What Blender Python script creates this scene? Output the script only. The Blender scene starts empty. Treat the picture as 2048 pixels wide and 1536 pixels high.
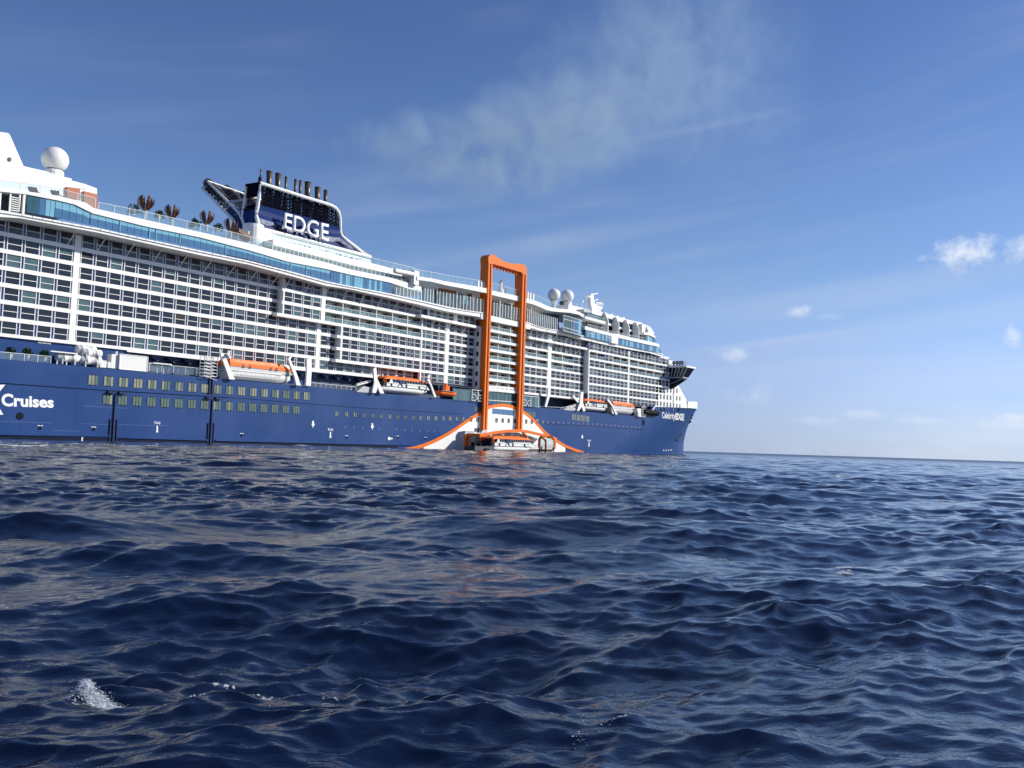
import bpy, bmesh, math, random
import numpy as np
from mathutils import Vector, Matrix, noise as mn
random.seed(7); np.random.seed(7)
R = math.radians
sc = bpy.context.scene
COL = sc.collection
# ------------------------------------------------------------------ camera
F = 1800.0                                     # focal length in pixels of the 2048 px wide photograph
PITCH = math.atan(123.34 / F); ROLL = R(1.77); AZ = math.atan2(1384.0, F)
D, HC = 158.0, 1.5                             # distance to the ship's side plane, eye height over the water
fw = Vector((math.cos(AZ)*math.cos(PITCH), math.sin(AZ)*math.cos(PITCH), math.sin(PITCH)))
rt0 = Vector((math.sin(AZ), -math.cos(AZ), 0)); up0 = rt0.cross(fw)
rt = rt0*math.cos(ROLL) + up0*math.sin(ROLL); up = up0*math.cos(ROLL) - rt0*math.sin(ROLL)
CP = Vector((0, -D, HC))
cd = bpy.data.cameras.new('camera'); cam = bpy.data.objects.new('camera', cd); COL.objects.link(cam)
cam.matrix_world = Matrix(((rt.x, up.x, -fw.x, CP.x), (rt.y, up.y, -fw.y, CP.y), (rt.z, up.z, -fw.z, CP.z), (0, 0, 0, 1)))
cd.sensor_width = 36.0; cd.lens = 36.0*F/2048; cd.clip_start = 0.1; cd.clip_end = 60000
sc.camera = cam
# ------------------------------------------------------------------ light and sky
SUN_EL, SUN_AZ = R(29), R(47)                  # azimuth measured from the hull normal (-Y) towards the bow (+X)
sdir = Vector((math.sin(SUN_AZ)*math.cos(SUN_EL), -math.cos(SUN_AZ)*math.cos(SUN_EL), math.sin(SUN_EL)))
sl = bpy.data.lights.new('sun', 'SUN'); sl.energy = 4.6; sl.angle = R(0.5); sl.color = (1.0, 0.95, 0.86)
so = bpy.data.objects.new('sun', sl); COL.objects.link(so)
so.rotation_euler = (-sdir).to_track_quat('-Z', 'Y').to_euler()
so.location = (0, 0, 300)
sc.view_settings.view_transform = 'Standard'; sc.view_settings.look = 'None'
sc.view_settings.gamma = 1.0; sc.view_settings.use_curve_mapping = False
sc.view_settings.exposure = 0.25

class NT:
    """small helper to wire shader nodes"""
    def __init__(s, tree): s.t = tree; s.n = tree.nodes; s.l = tree.links
    def add(s, typ, **kw):
        n = s.n.new(typ)
        for k, v in kw.items(): setattr(n, k, v)
        return n
    def put(s, sock, v):
        if hasattr(v, 'is_output') or isinstance(v, bpy.types.NodeSocket): s.l.new(v, sock)
        else: sock.default_value = v
    def math(s, op, a, b=None, c=None, clamp=False):
        n = s.add('ShaderNodeMath', operation=op); n.use_clamp = clamp
        s.put(n.inputs[0], a)
        if b is not None: s.put(n.inputs[1], b)
        if c is not None: s.put(n.inputs[2], c)
        return n.outputs[0]
    def vmath(s, op, a, b=None):
        n = s.add('ShaderNodeVectorMath', operation=op); s.put(n.inputs[0], a)
        if b is not None: s.put(n.inputs[1], b)
        return n.outputs[1] if op in ('LENGTH', 'DOT_PRODUCT') else n.outputs[0]
    def noise(s, vec, scale, detail=4, rough=0.5, dist=0.0):
        n = s.add('ShaderNodeTexNoise'); s.put(n.inputs['Vector'], vec)
        n.inputs['Scale'].default_value = scale; n.inputs['Detail'].default_value = detail
        n.inputs['Roughness'].default_value = rough; n.inputs['Distortion'].default_value = dist
        return n.outputs['Fac']
    def ramp(s, f, a, b, lo=0.0, hi=1.0):
        n = s.add('ShaderNodeMapRange'); n.interpolation_type = 'SMOOTHSTEP'
        s.put(n.inputs[0], f); s.put(n.inputs[1], a); s.put(n.inputs[2], b)
        n.inputs[3].default_value = lo; n.inputs[4].default_value = hi
        return n.outputs[0]
    def mix(s, f, a, b, blend='MIX'):
        n = s.add('ShaderNodeMix', data_type='RGBA', blend_type=blend)
        s.put(n.inputs[0], f); s.put(n.inputs[6], a); s.put(n.inputs[7], b)
        return n.outputs[2]
    def comb(s, x, y, z):
        n = s.add('ShaderNodeCombineXYZ'); s.put(n.inputs[0], x); s.put(n.inputs[1], y); s.put(n.inputs[2], z)
        return n.outputs[0]
    def sep(s, v):
        n = s.add('ShaderNodeSeparateXYZ'); s.put(n.inputs[0], v); return n.outputs

def ray(x, y): return fw + rt*((x-1024)/F) - up*((y-768)/F)
w = bpy.data.worlds.new('World'); sc.world = w; w.use_nodes = True
N = NT(w.node_tree); N.n.clear()
out = N.add('ShaderNodeOutputWorld'); bg = N.add('ShaderNodeBackground')
sky = N.add('ShaderNodeTexSky', sky_type='NISHITA'); sky.sun_disc = False
sky.sun_elevation = SUN_EL; sky.sun_rotation = math.atan2(sdir.x, sdir.y)
sky.altitude = 0; sky.air_density = 1.0; sky.dust_density = 0.3; sky.ozone_density = 2.0
geo = N.add('ShaderNodeTexCoord'); dirv = geo.outputs['Generated']
dx, dy, dz = N.sep(dirv)
az = N.math('ARCTAN2', dy, dx); el = N.math('ARCSINE', dz)
# the deep blue of the photograph overhead, paler towards the horizon
tint = N.mix(N.ramp(el, 0.0, 0.2), (0.52, 0.72, 1.42, 1), (0.78, 0.88, 1.14, 1))
tint = N.mix(N.ramp(el, 0.12, 0.5), tint, (0.60, 0.71, 1.02, 1))
col = N.mix(1.0, sky.outputs[0], tint, 'MULTIPLY')
# long faint cirrus streaks, stretched sideways
A2 = N.comb(N.math('ADD', N.math('MULTIPLY', az, 1.2), N.math('MULTIPLY', el, 2.0)), N.math('SUBTRACT', N.math('MULTIPLY', el, 9.0), N.math('MULTIPLY', az, -1.3)), 0.0)
ci = N.noise(A2, 2.2, 6, 0.55, 0.4)
ci2 = N.noise(N.comb(N.math('MULTIPLY', az, 1.5), N.math('MULTIPLY', el, 2.5), 3.0), 1.8, 3, 0.5)
cm = N.math('MULTIPLY', N.ramp(ci, 0.42, 0.80), N.ramp(ci2, 0.35, 0.65))
cm = N.math('MULTIPLY', cm, N.ramp(az, 1.0, 0.70, 0.12, 0.42))
col = N.mix(cm, col, (4.0, 4.8, 6.2, 1))
wob = N.noise(N.comb(az, el, 0.0), 38.0, 7, 0.62, 0.2)
wob = N.math('MULTIPLY', N.math('SUBTRACT', wob, 0.5), 5.6)
wl = N.noise(N.comb(az, el, 5.0), 110.0, 4, 0.6)
# a few single streaks of high cloud, each at its own bearing
for (cx, cy, rx, ry, sl_, op) in [(1540, 683, 140, 6, .13, .18), (1400, 255, 190, 7, .14, .08), (1700, 590, 330, 26, .13, .16), (1500, 745, 220, 16, .10, .14), (640, 545, 200, 10, .12, .12), (1150, 480, 260, 16, .16, .07), (1900, 640, 300, 20, .14, .14)]:
    r0 = ray(cx, cy).normalized(); ca = math.atan2(r0.y, r0.x); ce = math.asin(r0.z); ra, re = rx/F, ry/F
    du = N.math('SUBTRACT', az, ca); u = N.math('DIVIDE', du, ra); v = N.math('DIVIDE', N.math('ADD', N.math('SUBTRACT', el, ce), N.math('MULTIPLY', du, sl_)), re)
    d2 = N.math('ADD', N.math('MULTIPLY', u, u), N.math('MULTIPLY', v, v)); f = N.math('ADD', N.math('SUBTRACT', 1.0, d2), N.math('MULTIPLY', wob, .25))
    col = N.mix(N.math('MULTIPLY', N.ramp(f, -1.2, 1.2), op), col, (5.6, 6.2, 7.2, 1))
# haze low over the sea: greyer towards the bow, paler to the right
hb = N.math('MULTIPLY', N.ramp(el, 0.21, -0.02), N.ramp(N.noise(N.comb(N.math('MULTIPLY', az, 2.0), N.math('MULTIPLY', el, 9.0), 1.0), 3.0, 5, 0.6), 0.15, 0.75, .45, 1.0))
col = N.mix(N.math('MULTIPLY', hb, 0.82), col, N.mix(N.ramp(az, 0.13, 0.48), (6.3, 7.1, 8.4, 1), (4.0, 4.7, 6.4, 1)))
# the small fair-weather clouds low on the right, each at its own bearing
for (cx, cy, rx, ry, op) in [(1940, 505, 62, 34, .62), (1905, 522, 60, 24, .4), (2040, 497, 36, 26, .62), (1612, 625, 34, 15, .42), (1650, 634, 34, 9, .3),
                             (1460, 712, 34, 15, .38), (2028, 680, 18, 24, .5), (1940, 838, 40, 12, .36), (2020, 838, 44, 11, .42), (2010, 852, 60, 9, .3),
                             (1720, 830, 46, 11, .2), (1640, 845, 60, 10, .12), (1850, 845, 60, 11, .15), (1480, 780, 70, 16, .14), (1500, 800, 50, 14, .12)]:
    r0 = ray(cx, cy).normalized(); ca = math.atan2(r0.y, r0.x); ce = math.asin(r0.z)
    ra, re = rx/F*math.cos(math.atan(abs(cx-1024)/F))**1.2, ry/F
    u = N.math('DIVIDE', N.math('SUBTRACT', az, ca), ra); v = N.math('DIVIDE', N.math('SUBTRACT', el, ce), re)
    d2 = N.math('ADD', N.math('MULTIPLY', u, u), N.math('MULTIPLY', v, v))
    f = N.math('ADD', N.math('SUBTRACT', 0.75, d2), wob)
    m = N.math('MULTIPLY', N.ramp(f, -0.5, 1.7), op*1.15)
    m = N.math('MULTIPLY', m, N.ramp(d2, 3.2, 1.2))
    cc = N.mix(N.ramp(v, -1.0, 0.5), (6.0, 6.5, 7.6, 1), (8.6, 8.9, 9.4, 1))
    col = N.mix(m, col, cc)
N.l.new(col, bg.inputs[0]); bg.inputs[1].default_value = 0.095
N.l.new(bg.outputs[0], out.inputs[0])

# ------------------------------------------------------------------ materials
MATS = {}
def mat(name, color, rough=0.5, metal=0.0, var=0.06, scale=1.5, bump=0.0, bscale=8.0, spec=0.5, streak=0.0, coat=0.0):
    m = bpy.data.materials.new(name); m.use_nodes = True; n = NT(m.node_tree); n.n.clear()
    o = n.add('ShaderNodeOutputMaterial'); p = n.add('ShaderNodeBsdfPrincipled')
    tc = n.add('ShaderNodeTexCoord'); g = n.add('ShaderNodeNewGeometry')
    f = n.noise(g.outputs['Position'], scale, 5, 0.6)
    c1 = tuple(c*(1-var) for c in color)+(1,); c2 = tuple(min(1, c*(1+var)) for c in color)+(1,)
    c = n.mix(f, c1, c2)
    if streak:
        x, y, z = n.sep(g.outputs['Position'])
        s = n.noise(n.comb(n.math('MULTIPLY', x, 1.0), y, n.math('MULTIPLY', z, 0.06)), 1.3, 6, 0.65)
        c = n.mix(n.math('MULTIPLY', n.ramp(s, 0.48, 0.8), streak), c, tuple(q*0.62+0.01 for q in color)+(1,))
    n.l.new(c, p.inputs['Base Color'])
    n.put(p.inputs['Roughness'], n.ramp(f, 0.2, 0.8, max(0.0, rough-0.07), min(1, rough+0.07)))
    p.inputs['Metallic'].default_value = metal; p.inputs['Specular IOR Level'].default_value = spec
    if coat: p.inputs['Coat Weight'].default_value = coat; p.inputs['Coat Roughness'].default_value = 0.08
    if bump:
        b = n.add('ShaderNodeBump'); b.inputs['Strength'].default_value = bump; b.inputs['Distance'].default_value = 0.05
        n.put(b.inputs['Height'], n.noise(g.outputs['Position'], bscale, 3, 0.5)); n.l.new(b.outputs[0], p.inputs['Normal'])
    n.l.new(p.outputs[0], o.inputs[0]); MATS[name] = m
    return m
white = mat('ship_white', (0.80, 0.80, 0.77), 0.42, var=0.05, scale=0.7, streak=0.10)
cream = mat('balcony_wall_cream', (0.52, 0.49, 0.42), 0.6, var=0.05)
grey = mat('soffit_grey', (0.55, 0.56, 0.56), 0.6)
navy = mat('hull_navy', (0.008, 0.046, 0.175), 0.38, var=0.20, scale=0.12, streak=0.42, bump=0.10, bscale=0.5, spec=0.3)
navyd = mat('funnel_navy', (0.010, 0.030, 0.13), 0.32, var=0.08, spec=0.06)
pilas = mat('pilaster_blue', (0.10, 0.14, 0.36), 0.5)
black = mat('opening_black', (0.010, 0.011, 0.015), 0.7, spec=0.08)
boot = mat('boot_top_dark', (0.006, 0.010, 0.032), 0.6, spec=0.12); postm = mat('fender_post_navy', (0.008, 0.026, 0.095), 0.5, spec=.3)
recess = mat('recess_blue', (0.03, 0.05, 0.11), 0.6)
orange = mat('orange_paint', (0.74, 0.160, 0.008), 0.45, spec=0.25, var=0.06, scale=0.8, streak=0.12)
boato = mat('boat_orange', (0.84, 0.15, 0.008), 0.45, spec=0.25, var=0.06)
gdark = mat('window_glass_dark', (0.012, 0.017, 0.024), 0.05, var=0.5, scale=0.35, spec=0.5)
gtrans = mat('curtained_glass', (0.07, 0.125, 0.135), 0.14, var=0.3, scale=0.8, spec=0.4)
gopen = mat('opened_window_dark', (0.006, 0.006, 0.008), 0.7)
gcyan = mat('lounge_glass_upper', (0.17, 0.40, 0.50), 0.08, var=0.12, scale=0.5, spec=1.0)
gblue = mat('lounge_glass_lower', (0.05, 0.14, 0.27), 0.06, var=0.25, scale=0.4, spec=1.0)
gteal = mat('teal_glass_dark', (0.025, 0.085, 0.10), 0.08, var=0.3, spec=0.9)
gport = mat('hull_window_glass', (0.10, 0.15, 0.12), 0.2, var=0.35, scale=1.1, spec=0.6)
gportl = mat('hull_window_curtain', (0.23, 0.25, 0.18), 0.35, var=0.2, scale=1.1)
wood = mat('copper_brown', (0.13, 0.045, 0.02), 0.5, var=0.3, scale=3)
terr = mat('terracotta_wall', (0.40, 0.13, 0.06), 0.6, var=0.15)
metal = mat('exhaust_metal', (0.11, 0.09, 0.062), 0.42, metal=0.5, var=0.3, scale=1.2)
dmetal = mat('dark_lattice', (0.008, 0.010, 0.022), 0.5, spec=0.1)
greyp = mat('grey_paint', (0.42, 0.43, 0.44), 0.5)
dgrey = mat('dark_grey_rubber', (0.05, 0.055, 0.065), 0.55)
raftw = mat('raft_canister_white', (0.74, 0.74, 0.70), 0.35, var=0.05)
leafm = mat('deck_plant_green', (0.035, 0.085, 0.03), 0.6, var=0.5, scale=6)
letter = mat('lettering_white', (0.82, 0.82, 0.82), 0.4, var=0.02)
xblue = mat('emblem_blue', (0.03, 0.09, 0.28), 0.4)
skin = mat('skin', (0.42, 0.24, 0.16), 0.6); cloth1 = mat('dark_clothes', (0.03, 0.035, 0.06), 0.8); cloth2 = mat('red_clothes', (0.35, 0.04, 0.04), 0.8)

def glassmat(name, tint, op):
    m = bpy.data.materials.new(name); m.use_nodes = True; n = NT(m.node_tree); n.n.clear()
    o = n.add('ShaderNodeOutputMaterial'); t = n.add('ShaderNodeBsdfTransparent'); p = n.add('ShaderNodeBsdfPrincipled')
    t.inputs[0].default_value = tint; p.inputs['Base Color'].default_value = (tint[0]*.6, tint[1]*.7, tint[2]*.75, 1)
    p.inputs['Roughness'].default_value = 0.05; mx = n.add('ShaderNodeMixShader'); mx.inputs[0].default_value = op
    n.l.new(t.outputs[0], mx.inputs[1]); n.l.new(p.outputs[0], mx.inputs[2]); n.l.new(mx.outputs[0], o.inputs[0]); return m
gclear = glassmat('clear_rail_glass', (0.88, 0.94, 0.95, 1), 0.10)
gbalc = glassmat('balcony_rail_glass', (0.66, 0.80, 0.83, 1), 0.22)

# ------------------------------------------------------------------ mesh helpers
class MB:
    def __init__(s): s.v = []; s.f = []; s.m = []
    def quadbox(s, c, mi=0):                      # eight corners: bottom ring then top ring
        b = len(s.v); s.v += [tuple(p) for p in c]
        for f in ((0,3,2,1),(4,5,6,7),(0,1,5,4),(1,2,6,5),(2,3,7,6),(3,0,4,7)): s.f.append(tuple(b+i for i in f)); s.m.append(mi)
    def box(s, x0, x1, y0, y1, z0, z1, mi=0):
        s.quadbox([(x0,y0,z0),(x1,y0,z0),(x1,y1,z0),(x0,y1,z0),(x0,y0,z1),(x1,y0,z1),(x1,y1,z1),(x0,y1,z1)], mi)
    def tube(s, pts, r, n=6, mi=0, caps=True):
        pts = [Vector(p) for p in pts]; rs = r if isinstance(r, (list, tuple)) else [r]*len(pts)
        rings = []
        for i, p in enumerate(pts):
            d = (pts[min(i+1, len(pts)-1)] - pts[max(i-1, 0)]).normalized()
            a = d.cross(Vector((0, 0, 1)));
            if a.length < 1e-3: a = d.cross(Vector((0, 1, 0)))
            a.normalize(); c = d.cross(a).normalized(); b = len(s.v)
            for k in range(n):
                t = 2*math.pi*k/n; q = p + (a*math.cos(t) + c*math.sin(t))*rs[i]; s.v.append(tuple(q))
            rings.append(b)
        for i in range(len(rings)-1):
            for k in range(n):
                s.f.append((rings[i]+k, rings[i]+(k+1)%n, rings[i+1]+(k+1)%n, rings[i+1]+k)); s.m.append(mi)
        if caps:
            s.f.append(tuple(rings[0]+k for k in range(n))[::-1]); s.m.append(mi)
            s.f.append(tuple(rings[-1]+k for k in range(n))); s.m.append(mi)
    def lathe(s, prof, c, n=20, mi=0):            # prof: (radius, z)
        rings = []
        for (r, z) in prof:
            b = len(s.v)
            for k in range(n):
                t = 2*math.pi*k/n; s.v.append((c[0]+r*math.cos(t), c[1]+r*math.sin(t), c[2]+z))
            rings.append(b)
        for i in range(len(rings)-1):
            for k in range(n):
                s.f.append((rings[i]+k, rings[i]+(k+1)%n, rings[i+1]+(k+1)%n, rings[i+1]+k)); s.m.append(mi)
        s.f.append(tuple(rings[0]+k for k in range(n))[::-1]); s.m.append(mi)
        s.f.append(tuple(rings[-1]+k for k in range(n))); s.m.append(mi)
    def strip(s, top, bot, y0, y1, mi=0):         # solid ribbon between two polylines of (X,Z), from y0 to y1 (y may be lists)
        n = len(top); b = len(s.v)
        Y0 = y0 if isinstance(y0, (list, tuple)) else [y0]*n; Y1 = y1 if isinstance(y1, (list, tuple)) else [y1]*n
        for i in range(n):
            s.v += [(bot[i][0], Y0[i], bot[i][1]), (top[i][0], Y0[i], top[i][1]), (top[i][0], Y1[i], top[i][1]), (bot[i][0], Y1[i], bot[i][1])]
        for i in range(n-1):
            p, q = b+4*i, b+4*(i+1)
            for k in range(4): s.f.append((p+k, q+k, q+(k+1)%4, p+(k+1)%4)); s.m.append(mi)
        s.f.append((b, b+1, b+2, b+3)); s.m.append(mi); e = b+4*(n-1); s.f.append((e+3, e+2, e+1, e)); s.m.append(mi)
    def build(s, name, mats, parent=None, smooth=False, loc=None, recalc=True):
        me = bpy.data.meshes.new(name); me.from_pydata(s.v, [], s.f)
        for m in (mats if isinstance(mats, (list, tuple)) else [mats]): me.materials.append(m)
        me.polygons.foreach_set('material_index', s.m)
        if recalc:
            bm = bmesh.new(); bm.from_mesh(me); bmesh.ops.recalc_face_normals(bm, faces=bm.faces); bm.to_mesh(me); bm.free()
        if smooth: me.polygons.foreach_set('use_smooth', [True]*len(me.polygons))
        me.update(); o = bpy.data.objects.new(name, me); COL.objects.link(o)
        if parent: o.parent = parent
        if loc: o.location = loc
        return o
def thing(name, label, cat, group=None, loc=(0, 0, 0)):
    o = bpy.data.objects.new(name, None); COL.objects.link(o); o.location = loc; o['label'] = label; o['category'] = cat
    if group: o['group'] = group
    return o
def inst(src, name, parent, loc=(0,0,0), scale=(1,1,1), rot=None):
    o = src.copy(); o.name = name; COL.objects.link(o); o.parent = parent; o.location = loc; o.scale = scale
    if rot: o.rotation_euler = rot
    return o
def mesh_only(mb, name, mats):
    o = mb.build(name, mats); me = o.data; bpy.data.objects.remove(o); return me
def obj(name, me, parent, loc=(0,0,0), scale=(1,1,1)):
    o = bpy.data.objects.new(name, me); COL.objects.link(o); o.parent = parent; o.location = loc; o.scale = scale; return o

# survey of the side of the ship: where the sight line through a measured point of the photograph meets the plane Y
def S(x, y, Y=0.0):
    d = ray(x, y); t = (Y + D)/d.y; p = CP + d*t; return (p.x, p.z)
def S3(x, y, Y=0.0): q = S(x, y, Y); return Vector((q[0], Y, q[1]))
def SX(x, y, X): d = ray(x, y); t = X/d.x; return CP + d*t
def SW(x, y, Z=0.0): d = ray(x, y); t = (Z-HC)/d.z; return CP + d*t
def drop(X, z): return max(0.0, z-13.2)*0.000218*(X-79)
def T(X, z, Y, yo=0.0):                        # decks as measured on the plane Y=0, carried to the plane Y
    s = (D+Y)/D; return (X*s, Y+yo, HC + (z-drop(X, z)-HC)*s)
def band(name, pts, Y, depth, m, parent, smooth=False):
    top = [S(x, a, Y) for x, a, b in pts]; bot = [S(x, b, Y) for x, a, b in pts]
    mb = MB(); mb.strip(top, bot, Y, Y+depth); return mb.build(name, m, parent, smooth=smooth)
def poly(name, px, Y, depth, m, parent, xz=None, edge=None, bevel=0):
    pts = xz if xz else [S(x, y, Y) for x, y in px]
    bm = bmesh.new(); f = bm.faces.new([bm.verts.new((p[0], Y, p[1])) for p in pts])
    r = bmesh.ops.extrude_face_region(bm, geom=[f]); bmesh.ops.translate(bm, verts=[g for g in r['geom'] if isinstance(g, bmesh.types.BMVert)], vec=(0, depth, 0))
    bmesh.ops.recalc_face_normals(bm, faces=bm.faces); bmesh.ops.triangulate(bm, faces=[q for q in bm.faces if len(q.verts) > 4])
    me = bpy.data.meshes.new(name); bm.to_mesh(me); bm.free(); me.materials.append(m)
    o = bpy.data.objects.new(name, me); COL.objects.link(o); o.parent = parent; return o
def interp(pts, x):
    for a, b in zip(pts, pts[1:]):
        if a[0] <= x <= b[0]:
            t = (x-a[0])/(b[0]-a[0]); return tuple(a[i]+(b[i]-a[i])*t for i in range(len(a)))
    return pts[0] if x < pts[0][0] else pts[-1]
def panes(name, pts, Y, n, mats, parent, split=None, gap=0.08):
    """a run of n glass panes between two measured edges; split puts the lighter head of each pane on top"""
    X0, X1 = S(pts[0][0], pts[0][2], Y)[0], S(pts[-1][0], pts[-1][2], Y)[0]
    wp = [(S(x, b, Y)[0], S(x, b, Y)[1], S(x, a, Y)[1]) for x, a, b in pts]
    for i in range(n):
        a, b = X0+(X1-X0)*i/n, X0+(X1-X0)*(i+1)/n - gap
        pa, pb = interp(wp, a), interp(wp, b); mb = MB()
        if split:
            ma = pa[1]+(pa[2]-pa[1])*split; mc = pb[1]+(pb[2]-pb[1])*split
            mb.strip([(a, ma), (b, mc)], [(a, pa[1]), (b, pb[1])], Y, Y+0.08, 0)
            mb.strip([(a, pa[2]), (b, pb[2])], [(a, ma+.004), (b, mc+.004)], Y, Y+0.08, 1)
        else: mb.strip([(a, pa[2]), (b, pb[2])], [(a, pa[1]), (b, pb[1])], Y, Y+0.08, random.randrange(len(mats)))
        mb.build(name, mats, parent)
def railing(pts, Y, step, parent, hgt=None, name='railing', r=0.05, glass=True):
    """pts: (x, ytop, ybase)"""
    top = [S3(x, a, Y) for x, a, b in pts]; bot = [S3(x, b, Y) for x, a, b in pts]
    mb = MB(); mb.tube(top, r)
    X0, X1 = bot[0].x, bot[-1].x; n = max(1, round((X1-X0)/step))
    wp = [(b.x, b.z, t.z) for b, t in zip(bot, top)]
    for i in range(n+1):
        X = X0+(X1-X0)*i/n; p = interp(wp, X); mb.tube([(X, Y, p[1]), (X, Y, p[2]+r)], r*1.1, 5)
    o = mb.build(name, white, parent)
    if glass:
        g = MB(); g.strip([(t.x, t.z-.03) for t in top], [(b.x, b.z+.03) for b in bot], Y+0.02, Y+0.035); g.build('glass_panel', gclear, o)
    return o
def proj(p):
    d = Vector(p) - CP; z = d.dot(fw); return 1024+F*d.dot(rt)/z, 768-F*d.dot(up)/z
def textmesh(s, off=0.0):
    c = bpy.data.curves.new('t', 'FONT'); c.body = s; c.offset = off; c.resolution_u = 4; c.fill_mode = 'FRONT'
    o = bpy.data.objects.new('t', c); COL.objects.link(o); bpy.context.view_layer.update()
    me = bpy.data.meshes.new_from_object(o.evaluated_get(bpy.context.evaluated_depsgraph_get())); bpy.data.objects.remove(o)
    xs = [v.co.x for v in me.vertices]; ys = [v.co.y for v in me.vertices]
    return me, min(xs), max(xs), min(ys), max(ys)
def lettering(name, s, quad, place, m, parent, depth=0.0, off=0.0, label=None):
    """writing laid on a surface; quad = measured TL, TR, BR, BL; place(px, py) gives the point on the surface"""
    me, x0, x1, y0, y1 = textmesh(s, off)
    for v in me.vertices:
        u = (v.co.x-x0)/(x1-x0); t = (v.co.y-y0)/(y1-y0)
        tx = [quad[0][i]*(1-u)+quad[1][i]*u for i in (0, 1)]; bx = [quad[3][i]*(1-u)+quad[2][i]*u for i in (0, 1)]
        v.co = place(bx[0]*(1-t)+tx[0]*t, bx[1]*(1-t)+tx[1]*t)
    me.materials.clear(); me.materials.append(m)
    if depth:
        bm = bmesh.new(); bm.from_mesh(me); r = bmesh.ops.extrude_face_region(bm, geom=list(bm.faces))
        bmesh.ops.translate(bm, verts=[g for g in r['geom'] if isinstance(g, bmesh.types.BMVert)], vec=(0, depth, 0))
        bmesh.ops.recalc_face_normals(bm, faces=bm.faces); bm.to_mesh(me); bm.free()
    me.name = name; o = bpy.data.objects.new(name, me); COL.objects.link(o); o.parent = parent
    if label: o['label'] = label
    return o

# ================================================================== THE SHIP
ship = thing('cruise_ship', 'huge navy and white cruise ship with an orange portal on its side', 'cruise ship')
YA, YB, YD, YE, YF, YL, YEV = 4.2, 2.6, 0.4, 1.8, 0.0, -1.3, -0.3
# ---- hull
def xstem(z): return 353.4 + 0.36*max(0, z-5) + 0.014*max(0, z-5)**2
def hbreadth(X, z):
    X0 = 258 + z/18*38; p = 1.7 + z/18*0.62; L = xstem(z) - X0
    t = min(1.0, max(0.0, (X-X0)/L)); return 19.5*(1-t**p)
def ztop(X):
    if X < 285.5: return 13.22
    if X < 288.5: return 13.22 + (X-285.5)/3*4.1
    return 17.32 + (X-288.5)/76*2.6
NV = 22
def hull_side(sgn):
    v = []; f = []
    Xs = list(np.linspace(22, 250, 58)) ; rows = []
    for X in Xs: rows.append([(X, z, 19.5) for z in [-2+(ztop(X)+2)*k/(NV-1) for k in range(NV)]])
    for s in np.linspace(0, 1, 60)[1:]:
        r = []
        for k in range(NV):
            z = -2+20*k/(NV-1)
            for _ in range(4):
                X = 250 + s*(xstem(max(0, z))-250); z = -2+(ztop(X)+2)*k/(NV-1)
            r.append((X, z, hbreadth(X, max(0, z))))
        rows.append(r)
    for r in rows:
        for (X, z, b) in r: v.append((X, 19.5 - sgn*b, z))
    for i in range(len(rows)-1):
        for k in range(NV-1):
            a = i*NV+k; q = (a, a+NV, a+NV+1, a+1); f.append(q if sgn > 0 else q[::-1])
    return v, f, rows
v1, f1, rows = hull_side(1); v2, f2, _ = hull_side(-1)
mb = MB(); mb.v = v1+v2; mb.f = f1+[tuple(i+len(v1) for i in q) for q in f2]
nr = len(rows); o2 = len(v1)
for i in range(nr-1): mb.f.append((i*NV+NV-1, (i+1)*NV+NV-1, o2+(i+1)*NV+NV-1, o2+i*NV+NV-1))
mb.f.append(tuple(range(NV)) + tuple(o2+k for k in reversed(range(NV))))
mb.m = [0]*len(mb.f); hull = mb.build('hull', navy, ship)
bm = bmesh.new(); bm.from_mesh(hull.data); bmesh.ops.remove_doubles(bm, verts=bm.verts, dist=0.002); bm.to_mesh(hull.data); bm.free()
def on_hull(px, py, z=None, out=0.04):
    """point on the starboard shell where the sight line meets it"""
    lo, hi = 60.0, 364.0
    d = ray(px, py)
    t = (D)/d.y; p = CP + d*t
    for _ in range(40):
        zz = min(max(p.z, 0), 20); b = hbreadth(p.x, zz); y = 19.5-b
        t2 = (y+D)/d.y; p2 = CP + d*t2
        if (p2-p).length < 1e-3: break
        p = p.lerp(p2, 0.5)
    b0 = hbreadth(p.x-.5, min(max(p.z, 0), 20)); b1 = hbreadth(p.x+.5, min(max(p.z, 0), 20))
    n = Vector(((b0-b1), -1.0, 0)).normalized()
    return p - Vector((-n.x, -n.y, 0))*out*-1 if False else p + Vector((n.x if n.x > 0 else 0, n.y, 0))*out
# long rubbing strakes and seams
def strake(pts, h, proud, m, name='rubbing_strake'):
    mb = MB(); P = [S(x, y, 0) for x, y in pts]
    mb.strip([(a, b+h/2) for a, b in P], [(a, b-h/2) for a, b in P], -proud, 0.05); mb.build(name, m, ship)
strake([(-8, 763), (200, 777.5), (455, 793)], 0.34, 0.22, navy)
strake([(200, 778.5), (455, 794.5), (700, 814), (925, 828.5)], 0.10, 0.05, boot, 'hull_seam')
strake([(1086, 847), (1200, 852.5), (1290, 860)], 0.10, 0.05, boot, 'hull_seam')
for a, b in (((-8, 868), (217, 872)), ((233, 874.5), (415, 880)), ((429, 880.5), (822, 890))):
    strake([a, b], 0.26, 0.30, navy)
mb = MB(); mb.strip([(22, 0.62), (160, 0.62)], [(22, -0.5), (160, -0.5)], -0.06, 0.1); mb.build('boot_topping', boot, ship)
for pts in (((0, 843), (104, 846)), ((160, 847.5), (340, 852)), ((106, 861), (160, 862.5)), ((165, 812), (255, 816.5))): strake(pts, 0.05, 0.03, pilas, 'weld_seam')
# plating: shallow vertical butts
mb = MB()
for X in np.arange(70, 285, 9.3): mb.box(X, X+0.03, -0.012, 0.02, 1.2, 13.1)
mb.build('plate_butts', navy, ship)['kind'] = 'stuff'
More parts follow.
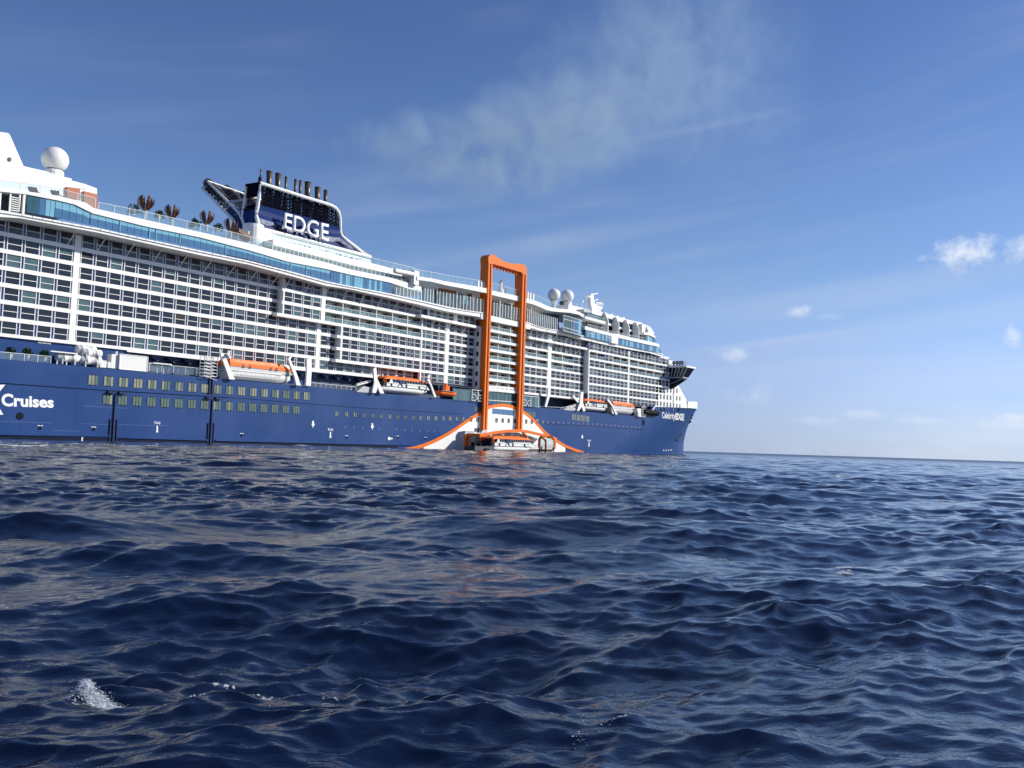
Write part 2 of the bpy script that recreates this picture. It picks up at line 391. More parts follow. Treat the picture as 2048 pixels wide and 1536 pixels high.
# the two recessed pilot and fender posts
for (xt, yt, xb, yb, xm, ym) in ((231, 788, 224.5, 882, 227, 845), (425, 799, 420, 887, 422, 852)):
    t, b, m_ = S(xt, yt), S(xb, yb), S(xm, ym); mb = MB()
    mb.box(t[0]-.16, t[0]+.16, -.28, .02, b[1]-.3, t[1]); mb.box(t[0]-.78, t[0]-.62, -.24, .02, b[1]-.3, m_[1]+.6); mb.box(t[0]+.50, t[0]+.66, -.24, .02, b[1]-.3, m_[1]+.6)
    mb.box(t[0]-1.7, t[0]-.35, -.7, .02, t[1]+.1, t[1]+.42); mb.box(t[0]+.4, t[0]+1.7, -.7, .02, t[1]+.1, t[1]+.42)
    mb.build('fender_post', postm, ship)
for (x, y0, y1) in ((422, 752, 790), (1287, 835, 850)):
    a, b = S(x, y0+4), S(x, y1); mb = MB(); mb.box(a[0]-.45, a[0]-.2, -.3, .02, b[1], a[1]); mb.box(a[0]+.2, a[0]+.45, -.3, .02, b[1], a[1]); mb.build('guide_rail', postm, ship)
# ---- hull windows
def rounded(w, h, r, n=4):
    pts = []
    for cx, cz, a0 in ((w/2-r, h/2-r, 0), (-w/2+r, h/2-r, 90), (-w/2+r, -h/2+r, 180), (w/2-r, -h/2+r, 270)):
        for k in range(n+1): a = R(a0+90*k/n); pts.append((cx+r*math.cos(a), cz+r*math.sin(a)))
    return pts
def disc_mesh(name, pts, y0, y1, m):
    bm = bmesh.new(); f = bm.faces.new([bm.verts.new((a, y0, b)) for a, b in pts]); r = bmesh.ops.extrude_face_region(bm, geom=[f])
    bmesh.ops.translate(bm, verts=[g for g in r['geom'] if isinstance(g, bmesh.types.BMVert)], vec=(0, y1-y0, 0)); bmesh.ops.recalc_face_normals(bm, faces=bm.faces)
    me = bpy.data.meshes.new(name); bm.to_mesh(me); bm.free(); me.materials.append(m); return me
mwf = disc_mesh('window_frame', rounded(1.86, 1.92, 0.42), -0.035, 0.02, boot)
mwg = [disc_mesh('pane', rounded(0.47, 1.74, 0.06), -0.06, -0.036, g) for g in (gport, gportl)]
mwe = [disc_mesh('pane', rounded(0.50, 1.74, 0.22), -0.06, -0.036, g) for g in (gport, gportl)]
def triple(X, z, cur):
    o = obj('hull_window', mwf, ship, (X, 0, z))
    for k in (-1, 0, 1): obj('pane', (mwe if k else mwg)[1 if random.random() < cur else 0], o, (k*0.60, 0, 0))
PU = [(186.3, 760.3), (613.5, 792.2)]; a, b = S(*PU[0]), S(*PU[1])
for i in range(18): t = i/17; triple(a[0]+(b[0]-a[0])*t, a[1]+(b[1]-a[1])*t, .5)
PLo = [(215, 799), (592.3, 819.8)]; a, b = S(*PLo[0]), S(*PLo[1])
for i in range(16): t = i/15; triple(a[0]+(b[0]-a[0])*t, a[1]+(b[1]-a[1])*t, .06)
mdf = disc_mesh('window_frame', rounded(1.02, 1.30, 0.3), -0.03, 0.02, boot); mdg = [disc_mesh('pane', rounded(0.36, 1.14, 0.17), -0.06, -0.031, g) for g in (gport, gportl)]
mdfw = disc_mesh('window_frame', rounded(1.25, 1.5, 0.3), -0.03, 0.02, greyp); mdgw = disc_mesh('pane', rounded(0.44, 1.2, 0.2), -0.06, -0.031, dgrey)
mdf_far = disc_mesh('pane', rounded(0.34, 1.0, 0.16), -0.05, -0.031, pilas)
dbl = [S(673.8, 827), S(794.7, 834.3)]; pitch = (dbl[1][0]-dbl[0][0])/7
dz = lambda X: interp([(139, 7.62), (160, 7.66), (188, 8.35), (215, 8.75), (243, 9.35), (285, 9.3)], X)[1]
i = 0
while True:
    X = dbl[0][0]+pitch*i; i += 1
    if X > 281: break
    px = proj((X, 0, 8))[0]; inarch = 930 < px < 1075
    Yo = -0.16 if inarch else 0
    if abs(px-971) < 9 or abs(px-1041) < 6: continue
    o = obj('hull_window', mdfw if inarch else mdf, ship, (X, Yo, dz(X)))
    for k in (-1, 1): obj('pane', mdgw if inarch else mdf_far if px > 1085 else mdg[random.random() < .3], o, (k*0.28, 0, 0))
mb = MB()
for i in range(4):
    X, z = S(1147.6+9*i, 834.3+1.15*i)
    for k in (-1, 0, 1): mb.box(X+k*.75-.22, X+k*.75+.22, -.05, .02, z-.95, z+.95)
mb.build('hull_window', gportl, ship)
mpo = disc_mesh('porthole', [(0.17*math.cos(R(a)), 0.3*math.sin(R(a))) for a in range(0, 360, 45)], -0.04, 0.02, pilas)
for px, py in [(690, 854.5), (707.5, 855), (725, 855.8), (758, 857.5), (793, 858.7), (810, 860), (824, 861), (840, 861.3), (856, 862), (869, 862.5), (883, 864), (897, 864)]: X, z = S(px, py); obj('porthole', mpo, ship, (X, 0, z))
for px, py in [(1232+4+9*i, 862.8+.3*i) for i in range(5)] + [(1278, 862), (1286, 862.6), (1293, 863), (1300, 863.6)]:
    p = on_hull(px, py); obj('porthole', mpo, ship, tuple(p))
# white draught and warning marks, with the words and arrows
def flat(name, pts, m=letter, Y=0.0, off=0.03): return poly(name, None, Y-off, off+.01, m, ship, xz=pts)
onside = lambda px, py: S3(px, py, -0.03)
for cx, cy, s in ((314.5, 845.5, 1.0), (661, 859, 0.86), (1178, 881, .62)):
    lettering('warning_mark', 'TUG', [(cx-6.3*s, cy-2.8*s), (cx+6.3*s, cy-1.9*s), (cx+6*s, cy+3.2*s), (cx-6.6*s, cy+2.3*s)], onside, letter, ship, off=0.02)
    flat('tug_mark', [S(cx-1.5*s+d*s, cy+q*s) for d, q in ((0, 5.5), (2.7, 5.5), (2.7, 16), (3.6, 18.6), (1.2, 19.6), (-1.4, 18.6), (-.2, 16))])
for cx, cy, s in ((626, 848.5, 1.0), (744.5, 853, .95), (1164.5, 874, .6), ):
    flat('bow_thruster_mark', [S(cx+a*s, cy+b*s) for a, b in ((-1.5, -7), (1.5, -7), (1.8, -2), (3.6, 0), (0.6, 4.5), (0, 8), (-.8, 4.5), (-3.4, 0), (-1.6, -2))])
for cx, cy in ((80, 855), (187, 857.5), (483, 870), (693, 874), (795, 874.5), (851, 877)):
    X, z = S(cx, cy); mb = MB(); mb.box(X-.28, X+.28, -.05, .02, z-.35, z+.1); mb.build('discharge_opening', black, ship)
    mb = MB(); mb.box(X-.42, X-.06, -.05, .02, z+.25, z+.38); mb.box(X+.08, X+.44, -.05, .02, z+.25, z+.38); mb.build('discharge_mark', letter, ship)
X, z = S(39.5, 832); obj('discharge_opening', disc_mesh('discharge_opening', [(0.62*math.cos(R(a)), 0.62*math.sin(R(a))) for a in range(0, 360, 24)], -0.06, 0.02, black), ship, (X, 0, z))
mb = MB()
for k, (x, y) in enumerate([(164, 876), (163.6, 880), (163, 884)]): X, z = S(x, y); mb.box(X-.12, X+.14, -.09, .02, z-.14, z+.14)
mb.build('draught_mark', letter, ship)
flat('anchor_key_mark', [S(776+a, 877+b) for a, b in ((0, -3), (4.5, -3), (4.5, -1), (9, -1), (9, 1.4), (4.5, 1.4), (4.5, 3), (0, 3))])
lettering('cruises_lettering', 'Cruises', [(3, 786.5), (107.5, 793.5), (107.5, 816), (3, 812.5)], onside, letter, ship, off=0.035)
# the two right-hand arms of the big white X beside the writing
flat('emblem_arm', [S(-30, 769), S(10.5, 769.5), S(-5, 788), S(-30, 788)]); flat('emblem_arm', [S(-30, 810), S(-5, 810), S(6.5, 829.5), S(-30, 828)])
lettering('bow_lettering', 'Celebrity', [(1324, 823.6), (1350.5, 825.3), (1350, 843), (1324, 840)], lambda x, y: on_hull(x, y), letter, ship, off=0.02)
lettering('bow_lettering', 'EDGE', [(1350.5, 826), (1368.5, 827.2), (1367.5, 842), (1350, 839.5)], lambda x, y: on_hull(x, y), letter, ship, off=0.06)
mb = MB()
for x0, y0, x1, y1 in ((1352, 881, 1363, 869),):
    mb.tube([on_hull(x0, y0, out=.2), on_hull(x1, y1, out=.2)], .35, 6)
mb.build('anchor_recess', boot, ship)
for i, (x, y) in enumerate([(1327, 900.8), (1332, 900.8), (1337, 900.5), (1342, 900)]):
    p = on_hull(x, y, out=.05); mb = MB(); mb.box(p.x-.35, p.x+.35, p.y-.05, p.y, p.z-.2, p.z+.25); mb.build('draught_mark', letter, ship)
for x, y in ((1384, 831), (1382.5, 836), (1380.5, 843), (1378, 845), (1357, 819.5)):
    p = on_hull(x, y, out=.05); mb = MB(); mb.lathe([(.01, -.5), (.4, -.3), (.4, .3), (.01, .5)], p, 8); mb.build('fairlead', boot, ship)

# ---- cabin decks
def zb(k): return 17.41 + 2.82*k
def zt(k): return 19.53 + 2.82*k
WW, WH = 2.20, 2.12
mb = MB()                                       # window unit: outer frame and mid rail
fw_ = 0.11
mb.box(-WW/2-fw_, -WW/2, -.14, .10, 0, WH); mb.box(WW/2, WW/2+fw_, -.14, .10, 0, WH)
mb.box(-WW/2, WW/2, -.14, .06, WH*.47, WH*.47+.10); mb.box(-WW/2, WW/2, -.10, .06, 0, .05)
me_frame = mesh_only(mb, 'window_frame', white)
def panemesh(z0, z1, m): q = MB(); q.box(-WW/2, WW/2, -.02, .03, z0, z1); return mesh_only(q, 'pane', m)
LOW = [panemesh(.05, WH*.47, m) for m in (gdark, gtrans, gopen)]; HIGH = [panemesh(WH*.47+.10, WH, m) for m in (gdark, gtrans, gopen)]
cells = []                                      # (x, y, z, width scale, depth distance)
far_windows = MB()
def add_window(X, k, Y, wscale):
    cells.append((X, k, Y, wscale))
def lay_windows(Xa, Xb, k, Y, pitch=2.76):
    n = max(1, round((Xb-Xa)/pitch)); w = (Xb-Xa)/n
    for i in range(n): add_window(Xa+w*(i+.5), k, Y, (w-.42-2*fw_)/WW)
# balcony unit 5.5 m wide
BW, BH = 5.5, 1.95
q = MB(); q.box(-BW/2, BW/2, 1.5, 1.62, -.02, BH); q.box(-BW/2-.07, -BW/2+.07, -.02, 1.5, 0, BH); me_bal = mesh_only(q, 'balcony', [cream])
q = MB(); q.box(-.55, .55, 1.36, 1.52, 0.02, 1.72); me_door = mesh_only(q, 'door', gdark)
q = MB(); q.box(-BW/2+.1, BW/2-.1, -.06, -.03, .06, .93); me_glass = mesh_only(q, 'glass_panel', gbalc)
q = MB(); q.box(-BW/2+.08, BW/2-.08, -.09, -.01, .93, 1.00); q.box(-.03, .03, -.09, -.02, 0, .93); me_rail = mesh_only(q, 'handrail', white)
q = MB(); q.box(-BW/2-.09, -BW/2+.09, -.12, -.02, 0, BH); me_post = mesh_only(q, 'divider', white)
q = MB(); q.box(-.3, .3, .5, 1.0, 0.02, .42); q.box(-.3, .3, .95, 1.02, .42, .85); me_chair = mesh_only(q, 'deck_seat', greyp)
nbal = 0
def lay_balconies(Xa, Xb, k, Y, pitch=5.5, doors=(-1.6, 1.5)):
    global nbal
    n = max(1, round((Xb-Xa)/pitch)); w = (Xb-Xa)/n; sc_ = w/BW
    for i in range(n):
        X, y, z = T(Xa+w*(i+.5), zb(k), Y); s = (D+Y)/D
        o = obj('balcony', me_bal, ship, (X, Y, z), (sc_*s, 1, s)); nbal += 1
        for d in doors:
            c = obj('door', me_door, o, (d, 0, 0), (1/sc_*1.05, 1, 1))
        obj('glass_panel', me_glass, o); obj('handrail', me_rail, o); obj('divider', me_post, o)
        if random.random() < .6: obj('deck_seat', me_chair, o, (random.uniform(-.6, 1.2), 0, 0))
def deck_band(k, Xa, Xb, Y, deep=.6, proud=.22, z0=None, z1=None, name='deck_band', m=None):
    z0 = zt(k) if z0 is None else z0; z1 = zb(k+1) if z1 is None else z1; mb = MB(); c = []
    n = 6; top = [T(Xa+(Xb-Xa)*i/n, z1, Y) for i in range(n+1)]; bot = [T(Xa+(Xb-Xa)*i/n, z0, Y) for i in range(n+1)]
    mb.strip([(p[0], p[2]) for p in top], [(p[0], p[2]) for p in bot], Y-proud, Y+deep); return mb.build(name, m or white, ship)
def backwall(Xa, Xb, ka, kb, Y, m=pilas, yo=.08, name='cabin_wall'):
    mb = MB(); a, b = zb(ka)-.1, zt(kb)+.1
    mb.strip([T(Xa, b, Y)[::2], T(Xb, b, Y)[::2]], [T(Xa, a, Y)[::2], T(Xb, a, Y)[::2]], Y+yo, Y+1.2); return mb.build(name, m, ship)
def column(Xa, Xb, ka, kb, Y, m=white, z0=None, z1=None, proud=.24):
    mb = MB(); a = zb(ka) if z0 is None else z0; b = zt(kb) if z1 is None else z1
    mb.strip([T(Xa, b, Y)[::2], T(Xb, b, Y)[::2]], [T(Xa, a, Y)[::2], T(Xb, a, Y)[::2]], Y-proud, Y+.5); return mb.build('wall_column', m, ship)
def sidewall(X, Y0, Y1, z0, z1, m=white, name='side_wall'):
    """face turned aft where the block to its right stands further out"""
    x = T(X, z0, Y1)[0]; mb = MB(); a, b = T(X, z0, Y1)[2], T(X, z1, Y1)[2]; mb.box(x-.12, x+.12, Y1-.2, Y0+1.0, a, b); return mb.build(name, m, ship)
XS = dict(l=60.0, c1=77.15, c1b=78.2, s1=121.7, c2=133.6, c2b=134.75, c3=132.6, c3b=133.65, s2=138.5, m=167.0, c4=175.9, c4b=177.2, e=187.9,
          r0=211.0, c5=222.7, c5b=224.5, bal=236.8, s3=243.2, f0=245.8, c6=271.0, c6b=271.9)
# section A (left, furthest in)
for k in range(7):
    lay_windows(XS['l'], XS['c1'], k, YA, 2.86); xe = XS['s1'] if k >= 4 else XS['c3'] if False else XS['s1'] if k >= 4 else XS['c3']
    lay_windows(XS['c1b'], xe, k, YA)
    if k < 4: lay_windows(XS['c3b'], XS['s2'] if k >= 1 else XS['s2']-.1, k, YA)
    if k < 6: deck_band(k, XS['l']-1, (XS['s1'] if k >= 4 else XS['s2'])+.2, YA)
backwall(XS['l'], XS['s1'], 4, 6, YA); backwall(XS['l'], XS['s2'], 0, 3, YA)
column(XS['c1'], XS['c1b'], 0, 6, YA, z0=17.2); column(XS['c3'], XS['c3b'], 0, 3, YA, z0=17.2)
# section B (stands out further; upper rows begin earlier than lower ones)
sidewall(XS['s1']+1.25, YA, YB, zt(3), zt(6)+.3); sidewall(XS['s2']+1.35, YA, YB, zb(1)-.5, zt(3)+.2)
for k in (4, 5, 6):
    lay_windows(XS['s1']+1.3, XS['c2'], k, YB)
    if k == 6: lay_windows(XS['c2b'], XS['m']-.6, k, YB)
    else: lay_balconies(XS['c2b'], XS['m'], k, YB)
    if k < 6: deck_band(k, XS['s1']+.9, XS['m'], YB, 1.7)
deck_band(3, XS['s1']-.2, XS['m'], YB, 1.7)
backwall(XS['s1']+1.3, XS['c2b'], 4, 6, YB); backwall(XS['c2b'], XS['m'], 6, 6, YB)
column(XS['c2'], XS['c2b'], 4, 6, YB); column(XS['s1']+1.2, XS['s1']+1.5, 4, 5, YB); column(XS['s2']+1.3, XS['s2']+1.65, 1, 3, YB)
for k in range(4):
    Y = YB if k >= 1 else YA; a = XS['s2']+1.6 if k >= 1 else XS['s2']
    if k in (2, 3):
        lay_windows(a, 153.3, k, Y); lay_windows(153.3, 155.9, k, Y, 1.3); lay_windows(155.9, 161.5, k, Y); lay_windows(161.5, 164.2, k, Y, 1.35); lay_windows(164.2, XS['m']-.3, k, Y)
    else: lay_windows(a, XS['m']-.3, k, Y)
    if k < 3: deck_band(k, XS['s2']+(.1 if k else 0), XS['m'], YB, 1.9)
backwall(XS['s2']+1.5, XS['m'], 1, 3, YB); backwall(XS['s2'], XS['m'], 0, 0, YA)
column(XS['m']-.35, XS['m'], 0, 5, YB)
# section C up to the tower block
YC = YB
for k in range(7):
    if k == 6:
        lay_windows(XS['m']+2.2, XS['c4']+3.2, k, YC-.4); lay_windows(XS['c4b']+3.0, 190.5, k, YC-.4)
    else:
        lay_windows(XS['m'], XS['m']+1.1, k, YC, 1.3) ; lay_windows(XS['m']+1.1, XS['c4'], k, YC, 2.9); lay_windows(XS['c4b'], XS['e'], k, YC, 2.66)
    if k < 5: deck_band(k, XS['m'], XS['e'], YC)
deck_band(5, XS['m']-2, 190.4, YC-.4, 1.6, proud=1.5)
backwall(XS['m'], XS['e'], 0, 5, YC); backwall(XS['m']+1.8, 190.8, 6, 6, YC-.4)
sidewall(XS['m']+2.0, YC+.8, YC-.4, zt(5), zt(6)+.3)
column(XS['c4'], XS['c4b'], 0, 5, YC); column(XS['c4']+3.2, XS['c4b']+3.1, 6, 6, YC-.4)
# tower block D between and beside the orange legs
XD0, XD1 = 190.6, 212.2
SWX = T(XS['e'], 20, YC)[0]+.05; mb = MB(); a, b = T(XS['e'], 16.6, YC)[2], T(XS['e'], zt(5)+.4, YC)[2]; mb.box(SWX, SWX+.35, YD, YC+1.5, a, b); sw = mb.build('side_wall', white, ship)
for k in range(6): q = MB(); z = T(190, zb(k), YD)[2]; q.box(SWX-.1, SWX, YD+.6, YD+1.3, z+.35, z+1.6); q.build('cabin_window', gdark, ship)
for k in range(7):
    z0 = 17.0+2.82*k
    lay_balconies(193.0, 209.4, k, YD, 5.47, doors=(-1.2, 1.7)); deck_band(k-1, 191.4, 210.2, YD, 1.7, proud=.7, z0=zb(k)-.75, z1=zb(k))
deck_band(6, 189.5, 212.5, YD, 6, proud=.9, z0=zt(6)+.15, z1=zt(6)+1.7)
# section E right of the tower
for k in range(7):
    if k in (3, 4):
        lay_balconies(XS['r0'], XS['c5'], k, YE); lay_balconies(XS['c5b'], XS['bal'], k, YE); lay_windows(XS['bal'], XS['s3'], k, YE)
    else: lay_windows(XS['r0'], XS['c5'], k, YE); lay_windows(XS['c5b'], XS['s3'], k, YE)
    if k < 6: deck_band(k, XS['r0'], XS['s3']+.2, YE, 1.7, proud=.22 if k != 5 else 1.5)
backwall(XS['r0'], XS['s3'], 0, 2, YE); backwall(XS['r0'], XS['s3'], 5, 6, YE); backwall(XS['bal'], XS['s3'], 3, 4, YE)
column(XS['c5'], XS['c5b'], 0, 6, YE); sidewall(XS['f0']-.1, YE, YF, zb(1)-.8, zt(5)+.5)
# section F to the bow
FE = [291.4, 293.6, 299.0, 301.2, 301.2, 301.0, 301.0]
for k in range(7):
    if k == 5:
        lay_balconies(XS['f0']+.3, 255.5, k, YF); lay_windows(255.7, 260.6, k, YF, 2.4); lay_balconies(260.9, XS['c6'], k, YF); lay_balconies(XS['c6b'], 296.4, k, YF); lay_windows(296.6, FE[k], k, YF)
    elif k == 4:
        lay_windows(XS['f0']+.3, 255.6, k, YF); lay_balconies(255.8, XS['c6'], k, YF); lay_balconies(XS['c6b'], FE[k], k, YF)
    else:
        lay_windows(XS['f0']+.3, XS['c6'], k, YF, 2.62); lay_windows(XS['c6b'], FE[k], k, YF, 2.62)
    if k < 6: deck_band(k, XS['f0'], FE[k]+1.0, YF, 1.7)
for k in range(7):
    if k not in (4, 5): backwall(XS['f0'], FE[k]+.6, k, k, YF)
backwall(XS['f0'], 255.8, 4, 4, YF); backwall(255.5, 260.8, 5, 5, YF); backwall(296.5, 301, 5, 5, YF)
column(XS['c6'], XS['c6b'], 0, 6, YF); column(XS['f0'], XS['f0']+.35, 0, 5, YF)
# emit the cabin windows: the 300 that show largest are objects with their own panes, the far rest are joined
cells.sort(key=lambda c: c[0])
def rnd(): 
    r = random.random(); return 0 if r < .70 else 1 if r < .95 else 2
for i, (Xc, k, Y, ws) in enumerate(cells):
    X, y, z = T(Xc, zb(k), Y); s = (D+Y)/D; a = rnd(); b = a if random.random() < .6 else 0
    if i < 300:
        o = obj('cabin_window', me_frame, ship, (X, Y, z), (ws*s, 1, s)); obj('pane', LOW[b if b < 2 else 0], o); obj('pane', HIGH[a], o)
    else:
        h = WW*ws*s/2; g = (.09); H = WH*s
        far_windows.box(X-h-g, X-h, Y-.14, Y+.1, z, z+H, 3); far_windows.box(X+h, X+h+g, Y-.14, Y+.1, z, z+H, 3); far_windows.box(X-h, X+h, Y-.14, Y+.06, z+H*.47, z+H*.52, 3)
        far_windows.box(X-h, X+h, Y-.02, Y+.03, z, z+H*.47, b if b < 2 else 0); far_windows.box(X-h, X+h, Y-.02, Y+.03, z+H*.52, z+H, a)
fo = far_windows.build('cabin_windows', [gdark, gtrans, gopen, white], ship, recalc=False); fo['kind'] = 'stuff'
# lower white edge of the cabin block
for (a, b, Y, z) in ((60, 88, YA, 17.28), (88, XS['s2'], YA, 17.0), (XS['s2'], XS['e'], YA, 17.1), (XS['r0'], XS['s3'], YE, 17.2), (XS['s3'], 291.5, YE, 17.1)):
    deck_band(0, a, b, Y, 4.5, proud=.35, z0=z-.35, z1=17.5, name='cabin_sill')
# diagonal stays under the roof overhang
def stays(Xa, Xb, Y, k, step=5.5, reach=3.4, hi=.5):
    X = Xa
    while X < Xb:
        p = T(X, zb(k)-.1, Y); q = T(X, zt(k)+hi, Y); mb = MB(); mb.tube([(p[0], Y-.2, p[2]), (p[0], Y-reach, q[2])], .09, 6); mb.build('roof_stay', white, ship); X += step
stays(75.8, 122, YA, 6, 5.45, 3.9); stays(123.2, 166, YB, 6, 5.5, 2.6); stays(170, 190, YC, 5, 6.2, 2.0, .2); stays(213, 245, YE, 5, 4.9, 2.6, .2); stays(212, 246, YE, 6, 6.2, 3.0); stays(248, 300, YF, 6, 4.6, 1.7)
# ---- solid core of the superstructure, deck floors, recesses behind the boats
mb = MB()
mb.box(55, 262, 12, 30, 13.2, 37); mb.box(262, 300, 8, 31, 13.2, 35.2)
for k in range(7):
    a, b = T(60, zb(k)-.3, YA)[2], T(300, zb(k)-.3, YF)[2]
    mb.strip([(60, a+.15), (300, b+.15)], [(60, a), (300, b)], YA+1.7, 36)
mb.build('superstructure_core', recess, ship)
z5 = 13.2
mb = MB(); mb.box(22, 287, 1.0, 38, z5-.35, z5-.05); mb.build('boat_deck', greyp, ship)
mb = MB(); a, b = S(-40, 640, YA), S(262, 706, YA); mb.box(58, b[0], YA+.1, YA+1.5, z5, 17.3); mb.build('promenade_wall', navy, ship)
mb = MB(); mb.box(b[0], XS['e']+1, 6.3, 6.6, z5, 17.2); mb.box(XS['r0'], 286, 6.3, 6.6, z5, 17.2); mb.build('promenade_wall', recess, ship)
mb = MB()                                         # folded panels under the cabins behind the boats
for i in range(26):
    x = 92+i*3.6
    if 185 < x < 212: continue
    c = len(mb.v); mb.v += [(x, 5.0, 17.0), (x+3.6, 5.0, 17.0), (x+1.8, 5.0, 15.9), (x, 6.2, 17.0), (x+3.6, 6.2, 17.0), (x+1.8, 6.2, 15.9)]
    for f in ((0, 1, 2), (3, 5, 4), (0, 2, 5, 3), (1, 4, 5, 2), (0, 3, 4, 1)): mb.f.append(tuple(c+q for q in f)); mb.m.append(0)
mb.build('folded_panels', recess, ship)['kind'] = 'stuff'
mb = MB()
for i in range(18):
    x = 99+i*2.1; mb.box(x, x+1.5, 6.2, 6.29, z5+.9, z5+2.1)
mb.build('promenade_windows', navyd, ship)
for (x0, y0), (x1, y1) in (((68, 642+57), None) ,) if False else []: pass
a, b = S(76, 678, YA-.1), S(103, 690, YA-.1); mb = MB()
for i in range(3): w = (b[0]-a[0])/3; mb.box(a[0]+w*i+.04, a[0]+w*(i+1)-.04, YA-.02, YA+.2, b[1]+.1, a[1]-.1)
mb.build('promenade_window', greyp, ship)
# pillars and wing frames of the recess
for x in (262, 300): pass
# railings along the hull edge
railing([(-8, 703, 717), (101, 713, 727)], .3, 2.0, ship)
railing([(298, 727, 742), (415, 738, 753)], .3, 2.6, ship)
railing([(620, 765, 772.5), (712, 774, 781)], .3, 1.6, ship, glass=False)
railing([(1060, 812, 818), (1150, 816, 821.5)], .5, 1.6, ship, glass=False)
# ---- roof overhang (eave) with its two-step bright edge
eave = [(-10, 418, 424, 433), (39, 427, 431, 436), (195, 456, 459.5, 465), (293, 478, 481, 486.5), (400, 501, 504, 510), (497, 521, 524, 529), (575, 541, 544, 550), (653, 562.5, 565.5, 571.5),
        (700, 568+4, 571+3.5, 578.5), (780, 587, 590, 596), (837, 599.5, 602.5, 609), (895, 613, 616, 623), (930, 620, 622, 629), (973, 626, 628, 636)]
def eave_run(e):
    band('roof_edge', [(x, b, c) for x, a, b, c in e], YEV, .35, white, ship); band('roof_gutter', [(x, a, b-.3) for x, a, b, c in e], YEV-.25, .5, white, ship)
    top = [S(x, c-1.2, YEV) for x, a, b, c in e]; bot = [S(x, c-.1, YEV) for x, a, b, c in e]
    mb = MB(); mb.strip(top, bot, YEV+.352, 12); mb.build('soffit', white, ship)
eave_run(eave)
eave2 = [(1052, 643, 645, 653), (1081, 654, 655.5, 661.5), (1100, 658, 659.5, 664.5), (1112.5, 659, 661, 667), (1144, 664, 666, 672), (1164.6, 670.5, 672.5, 678.5), (1180, 675.5, 677.5, 682.5), (1214, 683, 685, 690.5),
         (1261, 693, 694.8, 699.5), (1300, 700, 701.6, 706), (1326, 708.5, 710.5, 714.5)]
eave_run(eave2)
mb = MB()                                          # small joints along the bright edge
for i in range(46):
    x = 45+i*20.5*(1-.0055*i)
    if x < 900: yv = interp([(e[0], e[1]) for e in eave], x)[1]; p = S3(x, yv, YEV-.27); mb.box(p.x-.05, p.x+.05, p.y-.02, p.y+.1, p.z-.28, p.z+.02)
mb.build('edge_joints', greyp, ship)['kind'] = 'stuff'
# ---- lounge glazing above the eave, and the white deck edge over it
YG = 0.1
gl = [(109, 400, 434), (117, 401, 435.5), (166, 415, 446.5), (180, 426, 450), (293, 453, 474.6), (400, 474.6, 498), (497, 500, 518), (575, 523, 540), (653, 537, 561.5)]
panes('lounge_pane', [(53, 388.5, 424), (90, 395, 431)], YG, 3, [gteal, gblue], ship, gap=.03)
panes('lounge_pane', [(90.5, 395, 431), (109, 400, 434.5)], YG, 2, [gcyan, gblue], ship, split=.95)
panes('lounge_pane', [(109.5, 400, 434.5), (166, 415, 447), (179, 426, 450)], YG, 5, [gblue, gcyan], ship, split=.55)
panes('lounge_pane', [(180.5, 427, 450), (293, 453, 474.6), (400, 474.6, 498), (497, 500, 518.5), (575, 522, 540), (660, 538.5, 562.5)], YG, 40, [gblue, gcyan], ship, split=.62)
panes('lounge_pane', [(661, 538.5, 563), (700, 549, 572), (786, 567, 587)], YG, 22, [gblue, gcyan], ship)
mb = MB()
for x, y0, y1 in ((241, 441, 463), (300, 455, 477), (313, 457, 479), (361, 467, 489), (452, 489, 509), (582, 525, 544), (613, 531, 551), (703, 549, 573)): 
    a, b = S3(x, y0, YG-.1), S3(x, y1, YG-.1); mb.box(a.x-.09, a.x+.09, YG-.12, YG+.1, b.z, a.z)
mb.build('glazing_posts', gcyan, ship)
A_, B_ = S3(50, 386, YG), S3(50, 429, YG); mb = MB(); mb.box(A_.x-.25, A_.x+.1, YG-.1, YG+.4, B_.z, A_.z); mb.build('glazing_post', white, ship)
deck16 = [(-10, 373, 383), (0, 374, 383), (53, 382.5, 388.5), (117, 391.5, 401), (150, 400, 409), (172, 405.5, 420), (187, 416, 427), (293, 440, 453), (400, 464, 474.6), (497, 486.5, 500), (575, 507, 523), (653, 525, 538), (700, 538.5, 549), (780, 555, 565),
          (836, 571.5, 584)]
band('deck_edge', deck16, YG-.25, 9, white, ship)
# rounded forward end of that deck
mb = MB(); p0 = S3(836, 571.5, YG-.25); p1 = S3(836, 584, YG-.25); ring = []
for k in range(9): t = math.pi/2*k/8; ring.append((p0.x + 3.4*math.sin(t), p0.y+3.4*(1-math.cos(t))))
for (a, b), (c, d) in zip(ring, ring[1:]): mb.quadbox([(a, b, p1.z), (c, d, p1.z), (c, d+6, p1.z), (a, b+6, p1.z), (a, b, p0.z), (c, d, p0.z), (c, d+6, p0.z), (a, b+6, p0.z)])
mb.build('deck_edge', white, ship)
# outdoor stair at the far left
mb = MB()
for x in (2, 22, 41): a, b = S3(x, 383, YG), S3(x, 424, YG); mb.box(a.x-.12, a.x+.12, YG, YG+.25, b.z, a.z)
for i in range(7): y = 392+i*4.4; a, b = S3(22, y+2, YG), S3(40, y+5.5, YG); mb.quadbox([(a.x, YG, a.z), (b.x, YG, b.z), (b.x, YG+1, b.z), (a.x, YG+1, a.z), (a.x, YG, a.z+.14), (b.x, YG, b.z+.14), (b.x, YG+1, b.z+.14), (a.x, YG+1, a.z+.14)])
mb.build('outdoor_stair', white, ship)
band('stair_recess', [(-10, 381, 424), (50, 390, 430)], YG+2.2, .3, dgrey, ship)
